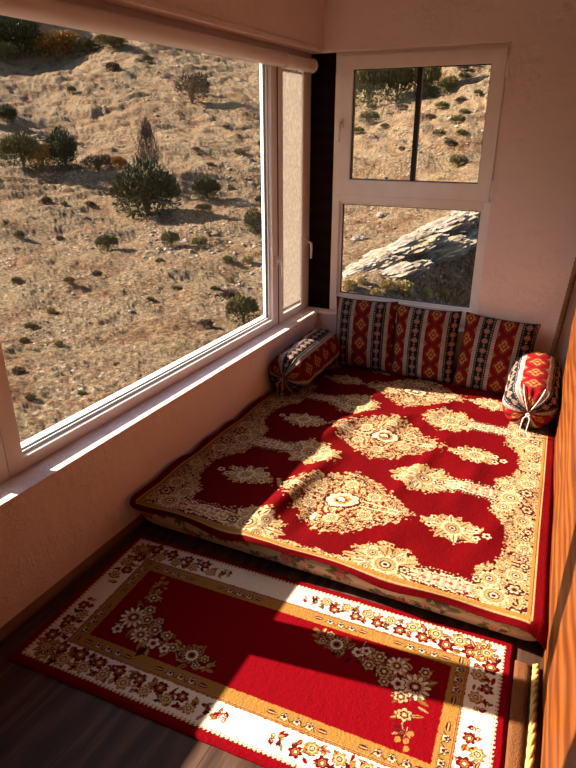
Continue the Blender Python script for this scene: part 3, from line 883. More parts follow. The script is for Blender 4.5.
# ---- kilim pattern
KRED = (.13, .004, .006); KBLK = (.012, .011, .014); KWHT = (.235, .18, .15); KTAN = (.34, .18, .075); KORG = (.36, .12, .03); KBRN = (.085, .035, .018)
def kilim(S, T, off=0.0, per=.235, red=KRED):
    """S across the stripes, T along them"""
    s = (S + off) % per
    C = np.empty(S.shape + (3,)); C[:] = red
    wr, ww, wb = .110, .024, .077     # red band, white, black ; the rest white + spare
    # red band with stepped diamonds
    d = .128
    u = s - wr / 2
    t = (T % d) - d / 2
    q = .006
    uu = np.round(np.abs(u) / q) * q; tt = np.round(np.abs(t) / q) * q
    m = uu / .046 + tt / .058
    inr = s < wr
    t2 = ((T + d / 2) % d) - d / 2; tt2 = np.round(np.abs(t2) / q) * q
    m2 = np.abs(uu - .054) / .026 + tt2 / .032
    C[inr & (m2 < 1)] = KBRN; C[inr & (m2 < .6)] = KTAN; C[inr & (m2 < .25)] = red
    C[inr & (m < 1.02)] = KBRN; C[inr & (m < .84)] = red; C[inr & (m < .70)] = KTAN; C[inr & (m < .60)] = KORG; C[inr & (m < .44)] = red; C[inr & (m < .26)] = KBRN; C[inr & (m < .14)] = KTAN
    # white bands
    a0 = wr; b0 = wr + ww; c0 = b0 + wb; d0 = c0 + ww
    wht = ((s >= a0) & (s < b0)) | ((s >= c0) & (s < d0))
    C[wht] = KWHT
    C[wht & (np.sin(T * 900) > .55) & (np.abs(s - (a0 + ww / 2)) > .003)] = (.40, .33, .28)
    # black band with small motifs
    blk = (s >= b0) & (s < c0); C[blk] = KBLK
    ub = s - (b0 + wb / 2); db = .060; tb = (T % db) - db / 2
    ua = np.round(np.abs(ub) / .004) * .004; ta = np.round(np.abs(tb) / .004) * .004
    mb = ua / .020 + ta / .023
    C[blk & (mb < 1.0)] = KWHT; C[blk & (mb < .72)] = KBLK; C[blk & (mb < .45)] = (.45, .14, .10)
    tb2 = ((T + db / 2) % db) - db / 2
    C[blk & (np.abs(tb2) < .004) & (np.abs(ub) < .006)] = KTAN
    C[blk & (np.abs(np.abs(ub) - .030) < .003) & (np.sin(T * 420) > 0)] = KWHT
    # spare sliver to the end of the period: tan
    sp = s >= d0; C[sp] = KBRN; C[sp & (np.sin(T * 500) > 0)] = KTAN
    return C

def build_pillow(cx, cy, cz, w, h, th, lean, yaw, roll, off, label):
    nu, nv = 170, 170
    root = empty('kilim_pillow', (cx, cy, cz)); tag(root, label, 'pillow', 'kilim pillows against the back wall')
    u = np.linspace(-1, 1, nu); v = np.linspace(-1, 1, nv); U, V = np.meshgrid(u, v)
    prof = (np.clip(1 - np.abs(U) ** 2.6, 0, 1) * np.clip(1 - np.abs(V) ** 2.6, 0, 1)) ** .62
    # corners poke out, sides pull in
    pin = 1 - .05 * (1 - np.abs(V) ** 3) * (np.abs(U) ** 6); pinv = 1 - .05 * (1 - np.abs(U) ** 3) * (np.abs(V) ** 6)
    xx = U * w / 2 * pin; zz = V * h / 2 * pinv + h / 2
    wr = (fbm(U * 2 + off * 50, V * 2, 3, 5)) * .02 * (prof)
    Rm = (Matrix.Rotation(yaw, 4, 'Z') @ Matrix.Rotation(roll, 4, 'Y') @ Matrix.Rotation(lean, 4, 'X'))
    Rn = np.array(Rm.to_3x3())
    def side(sg):
        P = np.stack([xx, sg * (th / 2 * prof + .001) + wr, zz], -1)
        return P @ Rn.T
    C = kilim(xx + w / 2, zz, off)
    Cb = np.empty(C.shape); Cb[:] = (.05, .02, .02)
    front = grid_mesh('front_cover', side(-1), M['kilim'], root, colors=C)
    grid_mesh('back_cover', side(1), M['kilim'], root, colors=Cb, flip=True)
    # black piped seam
    ring = [(xx[0, i], 0, zz[0, i]) for i in range(0, nu, 4)] + [(xx[i, -1], 0, zz[i, -1]) for i in range(0, nv, 4)] + [(xx[-1, i], 0, zz[-1, i]) for i in range(nu - 1, -1, -4)] + [(xx[i, 0], 0, zz[i, 0]) for i in range(nv - 1, -1, -4)]
    ring.append(ring[0])
    pts = [Rm @ Vector(p) for p in ring]
    MB().tube(pts, .0035, 6, caps=False).build('piping', M['gasket'], front, smooth=True)
    return root
build_pillow(-1.285, 3.70, .170, .43, .485, .13, R(-8), R(2), R(-1.0), .085, 'kilim pillow in the left corner touching the window post')
build_pillow(-.868, 3.70, .168, .42, .48, .13, R(-8), R(0), R(-.5), .018, 'middle kilim pillow of the three under the small window')
build_pillow(-.435, 3.665, .168, .44, .48, .14, R(-11), R(-3), R(2), .018, 'rightmost kilim pillow leaning on the bare pink wall')

def build_bolster(name, p0, p1, rad, roll, off, label, red, stringmat, sag=0):
    """p0 near (tied) end, p1 far end; centre line at height of the radius"""
    p0 = Vector(p0); p1 = Vector(p1); ax = (p1 - p0); L = ax.length; ax.normalize()
    root = empty(name, p0); tag(root, label, 'bolster', 'tied kilim bolsters')
    side = ax.cross(Vector((0, 0, 1))).normalized(); up = side.cross(ax)
    nt, na = 200, 260
    t = np.linspace(0, 1, nt); th = np.linspace(0, 2 * np.pi, na, endpoint=False)
    endl = rad * .62
    # arc-length profile: pinched tip -> shoulder -> body -> shoulder -> tip
    pz = []; pr = []
    for k in range(40):
        q = k / 39 * math.pi / 2; pz.append(endl * (1 - math.cos(q)) ** .9 * 1.0 + .012 * math.exp(-k / 5)); pr.append(rad * math.sin(q) ** .8)
    for k in range(1, 120): pz.append(endl + (L - 2 * endl) * k / 120); pr.append(rad * (1 + .02 * math.sin(k * .16)))
    for k in range(39, -1, -1):
        q = k / 39 * math.pi / 2; pz.append(L - endl * (1 - math.cos(q)) ** .9 - .012 * math.exp(-k / 5)); pr.append(rad * math.sin(q) ** .8)
    pz = np.array(pz); pr = np.array(pr); s = np.concatenate([[0], np.cumsum(np.hypot(np.diff(pz), np.diff(pr)))])
    TH, SG = np.meshgrid(th, s); PZ = np.repeat(pz[:, None], na, 1); PR = np.repeat(pr[:, None], na, 1)
    e = np.minimum(PZ, L - PZ)
    pl = np.exp(-((e - .015) / .04) ** 2) * (PR / rad)
    PR2 = PR * (1 + .07 * pl * np.sin(TH * 17 + 1.2 * np.sin(TH * 3)) + .03 * np.sin(TH * 2 + 1) )
    X = np.cos(TH) * PR2; Y = np.sin(TH) * PR2
    Y = np.where(Y < -rad * .93, -rad * .93, Y)
    P = (np.array(p0)[None, None] * 0 + PZ[..., None] * np.array(ax) + X[..., None] * np.array(side) + Y[..., None] * np.array(up))
    C = kilim((TH + roll) / (2 * np.pi) * .235 * 3, SG, off, red=red)
    grid_mesh('cover', P, M['kilim'], root, colors=C, closed_u=True, flip=True)
    # gathered ruffle and knotted string at the tied end
    for (c0, dr) in ((Vector((0, 0, 0)), -1), (ax * L, 1)):
        q = MB()
        for k in range(22):
            a = k * 2 * math.pi / 22; b = a + .2
            rr_ = .020 if k % 2 else .012
            q.add([c0 + ax * dr * -.006, c0 + ax * dr * .016 + (side * math.cos(a) + up * math.sin(a)) * rr_, c0 + ax * dr * .016 + (side * math.cos(a + .286) + up * math.sin(a + .286)) * (.012 if k % 2 else .020)], [(0, 1, 2)])
        q.build('gathered_end', M['gasket'] if dr > 0 else M['kilim_plain'], root)
    st = MB()
    kn = -ax * .016
    st.tube([kn + (side * math.cos(a) + up * math.sin(a)) * .009 for a in [i * math.pi / 5 for i in range(11)]], .0035, 6, False)
    st.tube([kn, kn + side * .012 - up * .02 - ax * .01, kn + side * .004 - up * (rad * .7) - ax * .012, kn + side * .03 - up * (rad * .96) - ax * .03, kn + side * .06 - up * (rad * .985) - ax * .05], .0028, 6)
    st.tube([kn, kn - side * .02 - up * .018 - ax * .01, kn - side * .028 - up * (rad * .55) - ax * .012, kn - side * .02 - up * (rad * .97) - ax * .02], .0028, 6)
    # drawstring seen crossing the pleats
    for a in (1.9, 1.1, 2.6):
        pts = []
        for i in range(0, 34, 3):
            rr_ = pr[i] * 1.03 + .003; pts.append(ax * (pz[i] - .003) + (side * math.cos(a) + up * math.sin(a)) * rr_)
        if a != 2.6: st.tube(pts, .0026, 6)
    st.build('drawstring', stringmat, root, smooth=True)
    return root
M['kilim_plain'] = mat_plain('gathered_kilim', (.14, .03, .025), .9, 100, .3, .3)
zb = .17
build_bolster('kilim_bolster', (-1.550, 3.02, zb + .130), (-1.545, 3.67, zb + .160), .134, 0, .016, 'kilim bolster in the shade by the long window sill', KRED, M['darkstring'])
build_bolster('kilim_bolster', (-.150, 3.17, zb + .130), (-.172, 3.72, zb + .205), .138, 0, .114, 'sunlit kilim bolster with white drawstring beside the wooden panel', (.20, .003, .006), M['string'])  # brighter red than KRED: sunlight on this bolster is put into its colour

# ---- wooden panel on the right
def build_panel():
    y0, y1, h = .2, 3.62, .93
    th = .045
    nx, nz = 180, 40
    s = np.linspace(0, y1 - y0, nx); z = np.linspace(0, 1, nz)
    S, Zt = np.meshgrid(s, z)
    low = .0015 + .012 * vnoise(S * 2.6, S * 0, 3)
    Z = low + (h - low) * Zt
    # live edge: lower rim swells and recedes, the face is adzed
    face = (vnoise(S * 2.2, Z * 3, 71) - .5) * .018 + (vnoise(S * 7, Z * 9, 72) - .5) * .005
    rim = -.012 * (vnoise(S * 5.5, S * 0 + 2, 9)) * np.exp(-Z / .05)
    Yf = -face - rim * -1
    front = np.stack([S, Yf * 1.0 + 0, Z], -1)
    back = np.stack([S, np.full_like(S, -th), Z], -1)
    # closed loop front(up) + back(down)
    P = np.concatenate([front, back[::-1], front[:1]], 0)
    o = grid_mesh('wooden_panel', P, M['panel'])
    bm = bmesh.new(); bm.from_mesh(o.data); bmesh.ops.remove_doubles(bm, verts=bm.verts, dist=1e-5)
    bmesh.ops.holes_fill(bm, edges=[e for e in bm.edges if e.is_boundary], sides=0)
    bmesh.ops.recalc_face_normals(bm, faces=bm.faces); bm.to_mesh(o.data); bm.free()
    # local x -> world along the line, local y -> towards the bed
    d = Vector((-.0625, 1, 0)).normalized(); nrm = Vector((-d.y, d.x, 0))
    bx = Vector((.120 - .0625 * (y0 - 1.36), y0, 0))
    o.matrix_world = Matrix(((d.x, nrm.x, 0, bx.x), (d.y, nrm.y, 0, bx.y), (0, 0, 1, 0), (0, 0, 0, 1)))
    tag(o, 'tall orange-brown wooden panel standing along the right side of the bed', 'panel')
build_panel()

# ---- rope hanging on the back wall
def build_rope(name, pts, r, m, turns, label, cat):
    pts = [Vector(p) for p in pts]
    mb = MB(); n = 260
    def at(t):
        k = t * (len(pts) - 1); i = min(int(k), len(pts) - 2); return pts[i].lerp(pts[i + 1], k - i)
    ax = (pts[-1] - pts[0]).normalized(); u = ax.orthogonal().normalized(); v = ax.cross(u)
    for st in range(3):
        q = [at(i / n) + (u * math.cos(i / n * turns * 6.283 + st * 2.094) + v * math.sin(i / n * turns * 6.283 + st * 2.094)) * r * .42 for i in range(n + 1)]
        mb.tube(q, r * .62, 7)
    return tag(mb.build(name, m, None, smooth=True), label, cat)
build_rope('hanging_rope', [(-.118, 3.79, .17), (-.10, 3.795, .47), (-.064, 3.795, .96), (-.02, 3.79, 1.55), (.0, 3.79, 2.1), (.0, 3.79, 2.55)], .017, M['rope'], 34, 'thick twisted brown rope hanging in the corner behind the wooden panel', 'rope')
build_rope('straw_rope', [(.118, .98, .012), (.103, 1.25, .0125), (.097, 1.45, .012), (.086, 1.62, .012), (.080, 1.735, .012)], .0115, M['straw'], 6, 'pale straw-coloured rope lying on the floor along the foot of the wooden panel', 'rope')

# ---- brown felt mat strip
def build_mat():
    n = 120; ys = np.linspace(.85, 1.735, n); pts = []
    P = np.empty((n, 6, 3))
    for j, y in enumerate(ys):
        v = (y - .95); xr = (-1.568 + 1.62 * math.cos(R(3.5)) - (y - .95 - 1.62 * math.sin(R(3.5))) * math.tan(R(3.5))) + .004
        xe = .098 - .05 * (y - 1.25)
        xe = xe - .012
        for i, (x, z) in enumerate(((xr, .001), (xr + .001, .005), (xr + (xe - xr) * .33, .006), (xr + (xe - xr) * .66, .006), (xe - .001, .005), (xe, .001))):
            P[j, i] = (x, y, z)
    o = grid_mesh('felt_mat', P, M['mat'], flip=True)
    tag(o, 'narrow strip of coarse brown matting between the red rug and the straw rope', 'mat')
build_mat()

# ------------------------------------------------------------------ outdoors
EYE = Vector((0, 0, 1.70))
def terrain_z(x, y):
    x = np.asarray(x, float); y = np.asarray(y, float)
    r = np.hypot(x, y); az = np.degrees(np.arctan2(-x, y))      # 0 = straight out of the back window
    prof_r = [0, 5, 9, 14, 22, 32, 46, 70, 100, 135, 170, 230, 300]
    prof_z = [-3.6, -3.9, -4.5, -4.9, -5.0, -4.6, -3.1, .6, 8.2, 20, 34, 58, 80]
    z = np.interp(r, prof_r, prof_z)
    zs = (np.interp(r * .93, prof_r, prof_z) + z + np.interp(r * 1.07, prof_r, prof_z)) / 3
    z = zs + 1.7
    # spur closer on the right: slope climbs towards the east behind the little window
    sp = sstep(24, 4, az) * sstep(10, 24, r)
    z = z + sp * (1.1 + .06 * np.clip(r - 20, 0, 60))
    # rocky crest behind the lower pane, falling away to the east of it
    dc = (x + 6.3) - .19 * (y - 20) + fbm(x * .5, y * .5, 3, 41) * 1.5
    al = sstep(12, 17, y) * (1 - sstep(34, 44, y)) * (y > 0) * sstep(-14, -9, x - .19 * (y - 20))
    z = z + .5 * np.exp(-(dc / 1.2) ** 2) * al - 2.8 * sstep(1.2, 3.4, dc) * al
    # bench with a broken edge in the middle distance
    u = .35 * x + .94 * y
    wv = fbm(x * .03, y * .03, 3, 3) * 10
    z = z + 1.3 * sstep(40, 44, r + wv) - 1.0 * sstep(50, 60, r + wv)
    # gully
    z = z - 1.6 * np.exp(-((az - 44 + 5 * np.sin(r * .05)) / 4.0) ** 2) * sstep(45, 70, r)
    # steep shaded flank on the far left
    z = z + sstep(118, 150, r) * sstep(38, 52, az) * 7 - sstep(100, 114, r) * (1 - sstep(118, 135, r)) * sstep(40, 48, az) * 4
    # terracettes trodden across the upper slope
    wv2 = fbm(x * .07, y * .07, 5, 13) * 4.5
    k = (z * .9 + wv2) / 1.15
    fr = k - np.floor(k)
    z = z + (sstep(.5, 1, fr) - fr) * .7 * sstep(36, 60, r)
    k2 = (z * 2.1 + fbm(x * .13, y * .13, 4, 77) * 3.2) ; f2 = k2 - np.floor(k2)
    z = z + (sstep(.5, 1, f2) - f2) * .36 * sstep(24, 40, r)
    z = z + fbm(x * .05, y * .05, 4, 5) * 3.2 * sstep(18, 60, r) + fbm(x * .35, y * .35, 5, 7, .42) * .95 * sstep(8, 25, r) + fbm(x * 1.3, y * 1.3, 4, 8, .5) * .22 + fbm(x * 6, y * 6, 4, 19, .6) * .12
    return z
def build_terrain():
    az = np.concatenate([np.linspace(-40, 4, 60, endpoint=False), np.linspace(4, 58, 760, endpoint=False), np.linspace(58, 130, 110)])
    r = np.exp(np.linspace(math.log(4.6), math.log(290), 620))
    A, Rr = np.meshgrid(np.radians(az), r)
    X = -Rr * np.sin(A); Y = Rr * np.cos(A)
    Z = terrain_z(X, Y)
    o = grid_mesh('ground', np.stack([X, Y, Z], -1), M['ground'])
    tag(o, kind='structure')
    if o.data.polygons[0].normal.z < 0: o.data.flip_normals()
build_terrain()

# camera model (also used to look up where a line of sight meets the hillside)
PITCH, YAW, FPX = R(22.945), R(26.65), 600.0
FW = Vector((-math.sin(YAW) * math.cos(PITCH), math.cos(YAW) * math.cos(PITCH), -math.sin(PITCH)))
RT = Vector((math.cos(YAW), math.sin(YAW), 0)); UP = RT.cross(FW)
def ground_at(px, py):
    d = (FW * FPX + RT * (px - 288) - UP * (py - 384)).normalized()
    t = 6.0 + np.arange(0, 2600) * .1
    x = d.x * t; y = d.y * t; z = 1.7 + d.z * t
    g = terrain_z(x, y)
    k = np.argmax(z < g)
    if z[k] >= g[k]: k = len(t) - 1
    return Vector((x[k], y[k], float(g[k]))), float(t[k])

# shrub prototypes -----------------------------------------------------------
def foliage_mesh(name, seed, lobes, n, size, m, spiky=0, aniso=1.0):
    rr = np.random.RandomState(seed)
    V = np.empty((n, 4, 3)); 
    for i in range(n):
        lx, ly, lz, lr, lh = lobes[rr.randint(len(lobes))]
        d = rr.normal(size=3); d /= np.linalg.norm(d); d[2] = abs(d[2]) if rr.rand() < .75 else d[2]
        q = rr.rand() ** .35
        p = np.array([lx, ly, lz]) + d * q * np.array([lr, lr, lh])
        p[2] = max(p[2], .02)
        dirn = d + rr.normal(size=3) * .5 + np.array([0, 0, .4 + spiky]); dirn /= np.linalg.norm(dirn)
        sd = np.cross(dirn, rr.normal(size=3)); sd /= np.linalg.norm(sd)
        L = size * (.6 + .9 * rr.rand()) * aniso; W = size * .42 * (.6 + .8 * rr.rand())
        V[i] = [p - sd * W * .3, p + sd * W * .3, p + dirn * L + sd * W * .5, p + dirn * L * 1.25 - sd * W * .4]
    me = bpy.data.meshes.new(name)
    me.from_pydata(V.reshape(-1, 3).tolist(), [], [(4 * i, 4 * i + 1, 4 * i + 2, 4 * i + 3) for i in range(n)])
    me.materials.append(m); return me
def stems_mesh(name, seed, n, h, spread, r):
    rr = random.Random(seed); mb = MB()
    for i in range(n):
        a = rr.uniform(0, 6.28); s = rr.uniform(.2, 1) * spread
        p = [(0, 0, -.05), (s * .3 * math.cos(a), s * .3 * math.sin(a), h * .35), (s * .8 * math.cos(a + .2), s * .8 * math.sin(a + .2), h * .7), (s * math.cos(a), s * math.sin(a), h)]
        mb.tube(p, [r, r * .7, r * .45, r * .15], 5)
    me = bpy.data.meshes.new(name); me.from_pydata(mb.v, [], mb.f); me.materials.append(M['bark']); return me
# unit shrubs are about 1 wide, 1 high
P_ = {}
def proto(key, m, seed, lobes, n, size, sn, sh, ss, sr, **kw):
    P_[key] = (foliage_mesh(key, seed, lobes, n, size, m, **kw), stems_mesh(key + '_stem', seed, sn, sh, ss, sr))
proto('juniper', M['juniper'], 1, [(0, 0, .38, .36, .5), (.22, .1, .3, .26, .36), (-.24, -.05, .28, .26, .4), (0, .2, .3, .3, .4)], 5200, .060, 5, .7, .2, .03, spiky=.5)
proto('cone', M['olive'], 2, [(0, 0, .30, .30, .34), (0, 0, .62, .22, .36), (.12, .05, .3, .26, .4), (-.14, 0, .3, .25, .38)], 4600, .060, 4, .8, .1, .03, spiky=.9)
proto('olive', M['olive'], 3, [(0, 0, .3, .42, .4), (.25, .1, .3, .26, .34), (-.26, 0, .3, .26, .36), (0, -.2, .42, .3, .3)], 4200, .058, 7, .7, .3, .022, spiky=.3)
proto('autumn', M['orange'], 4, [(0, 0, .35, .42, .42), (.25, 0, .3, .28, .32), (-.25, 0, .4, .28, .34)], 3800, .058, 7, .7, .3, .02, spiky=.2)
proto('brush', M['brown'], 5, [(0, 0, .3, .42, .45), (.2, .1, .4, .25, .4)], 2300, .06, 16, .9, .42, .014, spiky=.6)
proto('tussock', M['olive'], 6, [(0, 0, .2, .46, .46)], 900, .12, 3, .4, .2, .02, spiky=.3)
proto('drytuft', M['drygrass'], 7, [(0, 0, .15, .40, .5)], 700, .15, 2, .3, .2, .02, spiky=.9)
proto('twig', M['brown'], 8, [(0, 0, .45, .26, .40), (0, 0, .75, .10, .25)], 750, .05, 30, 1.0, .30, .009, spiky=1.2)
proto('darktuft', M['brown'], 9, [(0, 0, .2, .45, .42)], 900, .12, 3, .4, .2, .02)
def shrub(kind, px, py, wpx, hpx, name, label, cat, group=None, parts=True):
    """px,py = foot of the shrub seen from the room"""
    g, dist = ground_at(px, py)
    k = dist / 640.0
    root = empty(name, (g.x, g.y, g.z - .04), random.uniform(0, 6.28)) if parts else None
    sc = (wpx * k * 1.05, wpx * k * 1.05, hpx * k * 1.15)
    fol, stm = P_[kind]
    if parts:
        tag(root, label, cat, group)
        f = link(bpy.data.objects.new('foliage', fol), root); s = link(bpy.data.objects.new('stems', stm), root)
        root.scale = sc
    else:
        o = link(bpy.data.objects.new(name, fol)); o.location = (g.x, g.y, g.z - .04); o.rotation_euler = (0, 0, random.uniform(0, 6.28)); o.scale = sc
        tag(o, label, cat, group)
G1 = 'bushes on the hillside'
main = [
 ('juniper', 66, 170, 34, 36, 'juniper_bush', 'dark upright juniper standing right of the orange-tinged bush, left part of the slope'),
 ('olive', 24, 168, 34, 34, 'leafy_bush', 'broad green bush at the left end of the bush row on the mid slope'),
 ('autumn', 44, 169, 24, 24, 'autumn_bush', 'bush with orange autumn leaves between the green bushes at left'),
 ('brush', 98, 171, 34, 16, 'low_bush', 'low greyish bush trailing off right of the dark upright juniper'),
 ('juniper', 148, 214, 62, 50, 'juniper_bush', 'largest dark green juniper in the middle of the picture window'),
 ('olive', 128, 195, 26, 22, 'leafy_bush', 'lighter green bush against the left flank of the largest juniper'),
 ('twig', 151, 190, 40, 56, 'bare_bush', 'tall bare twiggy bush rising behind the largest juniper'),
 ('juniper', 207, 198, 27, 22, 'juniper_bush', 'rounded dark juniper to the right of the largest one'),
 ('brush', 192, 104, 34, 28, 'brown_bush', 'brownish round bush alone high on the slope under the crag'),
 ('olive', 204, 212, 17, 10, 'low_bush', 'small flat bush just below the rounded dark juniper'),
 ('olive', 171, 247, 17, 20, 'leafy_bush', 'pale upright bush below the largest juniper'),
 ('olive', 108, 251, 20, 20, 'leafy_bush', 'yellow-green bush below and left of the largest juniper'),
 ('olive', 200, 248, 16, 14, 'leafy_bush', 'small olive bush beside the stony ledge under the rounded juniper'),
 ('juniper', 253, 232, 24, 24, 'juniper_bush', 'dark bush cut by the right edge of the picture window'),
 ('olive', 243, 322, 32, 36, 'leafy_bush', 'big olive bush low at the right edge of the picture window'),
 ('olive', 262, 205, 16, 12, 'leafy_bush', 'small green bush touching the right frame of the picture window above the others'),
 ('brush', 232, 300, 22, 14, 'low_bush', 'low brown bush just above the big low olive bush'),
 ('brush', 205, 328, 18, 12, 'low_bush', 'small brown bush left of the big low olive bush'),
 ('autumn', 57, 57, 42, 22, 'autumn_bush', 'wide golden autumn bush on the ridge at top left'),
 ('juniper', 22, 55, 46, 34, 'juniper_bush', 'large dark green tree crown on the ridge at the top left corner'),
 ('olive', 5, 62, 24, 18, 'leafy_bush', 'greyish bush on the ridge at the extreme left'),
 ('olive', 88, 52, 26, 12, 'low_bush', 'low green scrub right of the golden ridge bush'),
 ('olive', 113, 48, 30, 12, 'low_bush', 'flat green scrub under the dark far slope'),
 ('juniper', 10, 122, 20, 14, 'juniper_bush', 'dark little juniper at the left edge above the bush row'),
 ('autumn', 120, 170, 14, 14, 'autumn_bush', 'small reddish bush between the low greyish bush and the largest juniper'),
 ('cone', 368, 108, 40, 46, 'juniper_tree', 'leftmost of the big green junipers behind the small upper window'),
 ('cone', 396, 103, 46, 48, 'juniper_tree', 'middle big green juniper behind the dark window bar'),
 ('cone', 424, 99, 38, 44, 'juniper_tree', 'rightmost of the big green junipers behind the small upper window'),
 ('olive', 447, 95, 20, 18, 'leafy_bush', 'light green bush at the right foot of the big junipers'),
 ('olive', 369, 124, 18, 14, 'leafy_bush', 'low olive bush below the leftmost big juniper'),
 ('olive', 458, 167, 18, 14, 'low_bush', 'round grey-green cushion bush at the lower right of the upper sash'),
]
for kd, px, py, w_, h_, nm, lb in main:
    shrub(kd, px, py, w_, h_, nm, lb, 'tree' if 'tree' in nm else 'bush')
small = [(47, 203, 9, 8), (20, 238, 9, 9), (148, 62, 9, 7), (113, 70, 12, 8), (72, 93, 8, 7), (240, 155, 11, 7), (196, 150, 7, 4), (200, 156, 6, 4), (210, 165, 7, 4), (226, 128, 7, 4),
         (17, 283, 9, 6), (70, 283, 10, 7), (97, 275, 10, 7), (31, 328, 13, 8), (25, 343, 9, 8), (19, 373, 12, 9), (82, 394, 8, 6), (30, 398, 9, 7), (117, 365, 8, 5), (178, 290, 9, 6), (150, 300, 8, 5),
         (90, 205, 8, 5), (160, 262, 9, 6), (232, 190, 7, 5), (60, 240, 7, 5), (215, 290, 9, 6), (228, 262, 10, 8)]
for i, (px, py, w_, h_) in enumerate(small):
    shrub('darktuft' if i % 3 == 0 else 'tussock', px, py, w_, h_, 'scrub_tuft', 'small dark tuft of scrub on the open dry slope beyond the picture window', 'scrub', 'scrub tufts beyond the picture window', parts=False)
small2 = [(461, 104, 11, 7), (458, 123, 13, 9), (439, 136, 12, 8), (450, 145, 10, 7), (461, 136, 9, 6), (358, 133, 12, 7), (402, 109, 11, 6), (442, 108, 12, 7), (464, 114, 9, 6), (463, 70, 10, 6), (473, 66, 8, 5), (464, 78, 10, 6), (430, 118, 9, 5), (385, 128, 9, 5), (478, 95, 8, 6), (402, 150, 7, 4)]
for i, (px, py, w_, h_) in enumerate(small2):
    shrub('tussock' if i % 3 else 'darktuft', px, py, w_, h_, 'cushion_scrub', 'low cushion of grey-green scrub on the stony slope behind the small window', 'scrub', 'cushion scrub behind the small window', parts=False)
for i, (px, py, w_, h_) in enumerate([(51, 313, 9, 7), (59, 346, 10, 8), (64, 205, 7, 5), (230, 283, 9, 9), (248, 262, 10, 8), (350, 290, 16, 12), (362, 284, 12, 10), (388, 291, 18, 12), (404, 296, 18, 13), (425, 298, 14, 12), (376, 296, 13, 9), (443, 300, 12, 9), (452, 262, 12, 8), (446, 236, 12, 9), (462, 229, 10, 8)]):
    shrub('drytuft', px, py, w_, h_, 'grass_tuft', 'tuft of yellow dry grass growing on the slope outside', 'grass', 'yellow grass tufts on the slope', parts=False)

# rock ledges behind the lower pane: tilted limestone slabs
def rock_mesh(seed, strata=9):
    bm = bmesh.new(); bmesh.ops.create_icosphere(bm, subdivisions=5, radius=1)
    for v in bm.verts:
        p = v.co.copy()
        n = mnoise.fractal(p * 1.3 + Vector((seed * 3.1, 0, 0)), 1.0, 2.1, 4)
        n2 = mnoise.fractal(p * 5 + Vector((seed, 5, 0)), .9, 2.1, 4)
        f = 1 + .38 * n + .12 * n2
        z = p.z * f; k = z * strata; z2 = (math.floor(k) + min(1, (k - math.floor(k)) * 2.6)) / strata
        st = .10 * math.sin(math.floor(k) * 2.4 + seed)
        v.co = Vector((p.x * f * (1 + st), p.y * f * (1 + st), z * .35 + z2 * .65))
    me = bpy.data.meshes.new('rock'); bm.to_mesh(me); bm.free()
    me.materials.append(M['rock']); return me
rm = [rock_mesh(k) for k in range(4)]
rocks = [  # px, py, length px, thick px, which, label
 (372, 268, 60, 11, 0, 'pale layered rock ledge at the lower left of the outcrop behind the lower pane'),
 (405, 252, 78, 14, 1, 'long central limestone ledge of the outcrop behind the lower pane'),
 (440, 232, 66, 12, 2, 'pale ledge at the upper right of the outcrop behind the lower pane'),
 (468, 218, 44, 12, 3, 'highest grey rock of the outcrop by the right frame of the lower pane'),
 (398, 276, 64, 11, 2, 'darker broken ledge under the central limestone ledge'),
 (440, 256, 70, 13, 0, 'fissured brown rock band right of the central ledge'),
 (470, 243, 40, 10, 1, 'ochre-stained rock near the right frame of the lower pane'),
 (360, 240, 18, 5, 3, 'small pale boulder on the grass left of the outcrop'),
 (384, 217, 14, 5, 0, 'small pale boulder near the top left of the lower pane'),
]
for px, py, L, T, k, lb in rocks:
    g, dist = ground_at(px, py)
    s = dist / 640.0
    o = link(bpy.data.objects.new('rock_ledge' if L > 30 else 'boulder', rm[k]))
    o.location = (g.x, g.y, g.z + T * s * .15)
    o.scale = (L * s * .50, T * s * 1.2, T * s * .62)
    o.rotation_euler = (R(14), R(-22) if L > 30 else 0, R(24))
    tag(o, lb, 'rock', 'limestone outcrop')
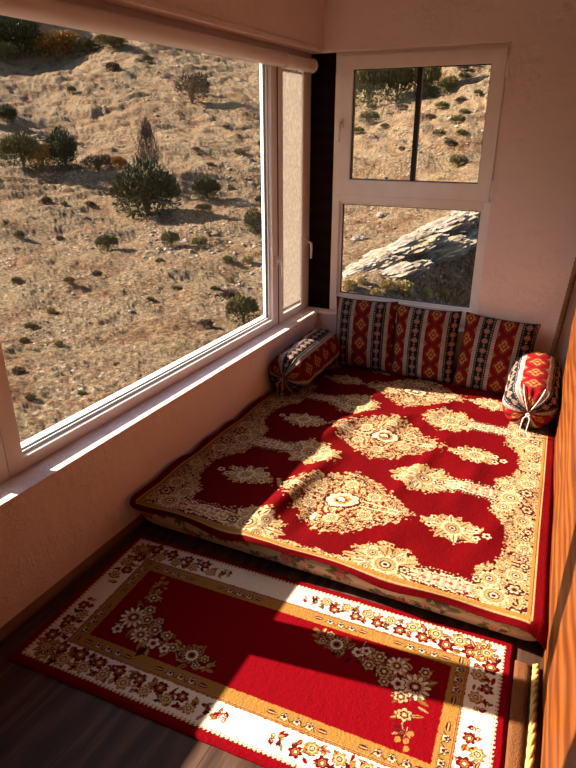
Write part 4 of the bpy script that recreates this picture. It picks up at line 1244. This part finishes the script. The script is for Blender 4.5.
# loose stones: nobody could count them
def stones():
    rr = random.Random(3); mb = MB()
    bm = bmesh.new(); bmesh.ops.create_icosphere(bm, subdivisions=1, radius=1)
    base = [v.co.copy() for v in bm.verts]; fcs = [tuple(v.index for v in f.verts) for f in bm.faces]; bm.free()
    for cx, cy, sx, sy, n, smin, smax in ((230, 290, 30, 20, 110, .03, .14), (75, 240, 40, 8, 120, .03, .12), (200, 240, 60, 18, 240, .04, .2), (240, 175, 25, 35, 190, .04, .22), (415, 120, 60, 45, 420, .04, .22), (400, 240, 70, 35, 330, .02, .13), (120, 170, 50, 6, 60, .05, .2), (160, 85, 60, 40, 170, .1, .4), (60, 330, 60, 60, 150, .02, .07), (250, 130, 15, 20, 50, .05, .25), (130, 280, 110, 50, 260, .02, .09)):
        for _ in range(int(n * .55)):
            px = rr.gauss(cx, sx * .6); py = rr.gauss(cy, sy * .6)
            if not (0 <= px <= 500 and 15 < py < 460): continue
            g, d = ground_at(px, py)
            if d > 200: continue
            s = rr.uniform(smin, smax) * (.3 + .6 * rr.random()); a = rr.uniform(0, 3.1)
            ca, sa = math.cos(a), math.sin(a); fx, fy, fz = s * rr.uniform(.8, 1.7), s, s * rr.uniform(.4, .8)
            vs = []
            for b in base:
                j = 1 + rr.uniform(-.22, .22); x, y, z = b.x * fx * j, b.y * fy * j, b.z * fz * j
                vs.append((g.x + x * ca - y * sa, g.y + x * sa + y * ca, g.z + z))
            mb.add(vs, fcs)
    me = bpy.data.meshes.new('loose_stones'); me.from_pydata(mb.v, [], mb.f); me.materials.append(M['rock'])
    o = link(bpy.data.objects.new('loose_stones', me))
    tag(o, 'pale loose stones strewn over the dry hillside', 'stones', kind='stuff')
stones()

# ------------------------------------------------------------------ light
sun = bpy.data.lights.new('sun', 'SUN'); sun.energy = 19.0; sun.angle = R(.6); sun.color = (1.0, .88, .72)
so = link(bpy.data.objects.new('sun', sun))
el, daz = R(29.4), R(9.6)
dirv = Vector((math.cos(daz) * math.cos(el), math.sin(daz) * math.cos(el), -math.sin(el)))
so.rotation_euler = dirv.to_track_quat('-Z', 'Y').to_euler(); so.location = (-20, -3, 12)
w = bpy.data.worlds.new('world'); scene.world = w; w.use_nodes = True
nt = w.node_tree; nt.nodes.clear()
sky = nt.nodes.new('ShaderNodeTexSky'); sky.sky_type = 'NISHITA'; sky.sun_disc = False
sky.sun_elevation = el; sky.sun_rotation = R(-99.6); sky.dust_density = 2.0; sky.air_density = 1.0
bg = nt.nodes.new('ShaderNodeBackground'); bg.inputs[1].default_value = .22
ow = nt.nodes.new('ShaderNodeOutputWorld')
nt.links.new(sky.outputs[0], bg.inputs[0]); nt.links.new(bg.outputs[0], ow.inputs[0])

# ------------------------------------------------------------------ camera
cam = bpy.data.cameras.new('camera'); co = link(bpy.data.objects.new('camera', cam))
cam.sensor_fit = 'HORIZONTAL'; cam.sensor_width = 36; cam.lens = FPX / 576 * 36; cam.clip_end = 1000; cam.clip_start = .02
co.matrix_world = Matrix(((RT.x, UP.x, -FW.x, 0), (RT.y, UP.y, -FW.y, 0), (RT.z, UP.z, -FW.z, 1.7), (0, 0, 0, 1)))
scene.camera = co
scene.view_settings.view_transform = 'Standard'; scene.view_settings.look = 'None'
scene.view_settings.gamma = 1; scene.view_settings.use_curve_mapping = False
scene.view_settings.exposure = 0.42
scene.cycles.use_denoising = True
scene.cycles.diffuse_bounces = 6; scene.cycles.max_bounces = 12; scene.cycles.transparent_max_bounces = 12
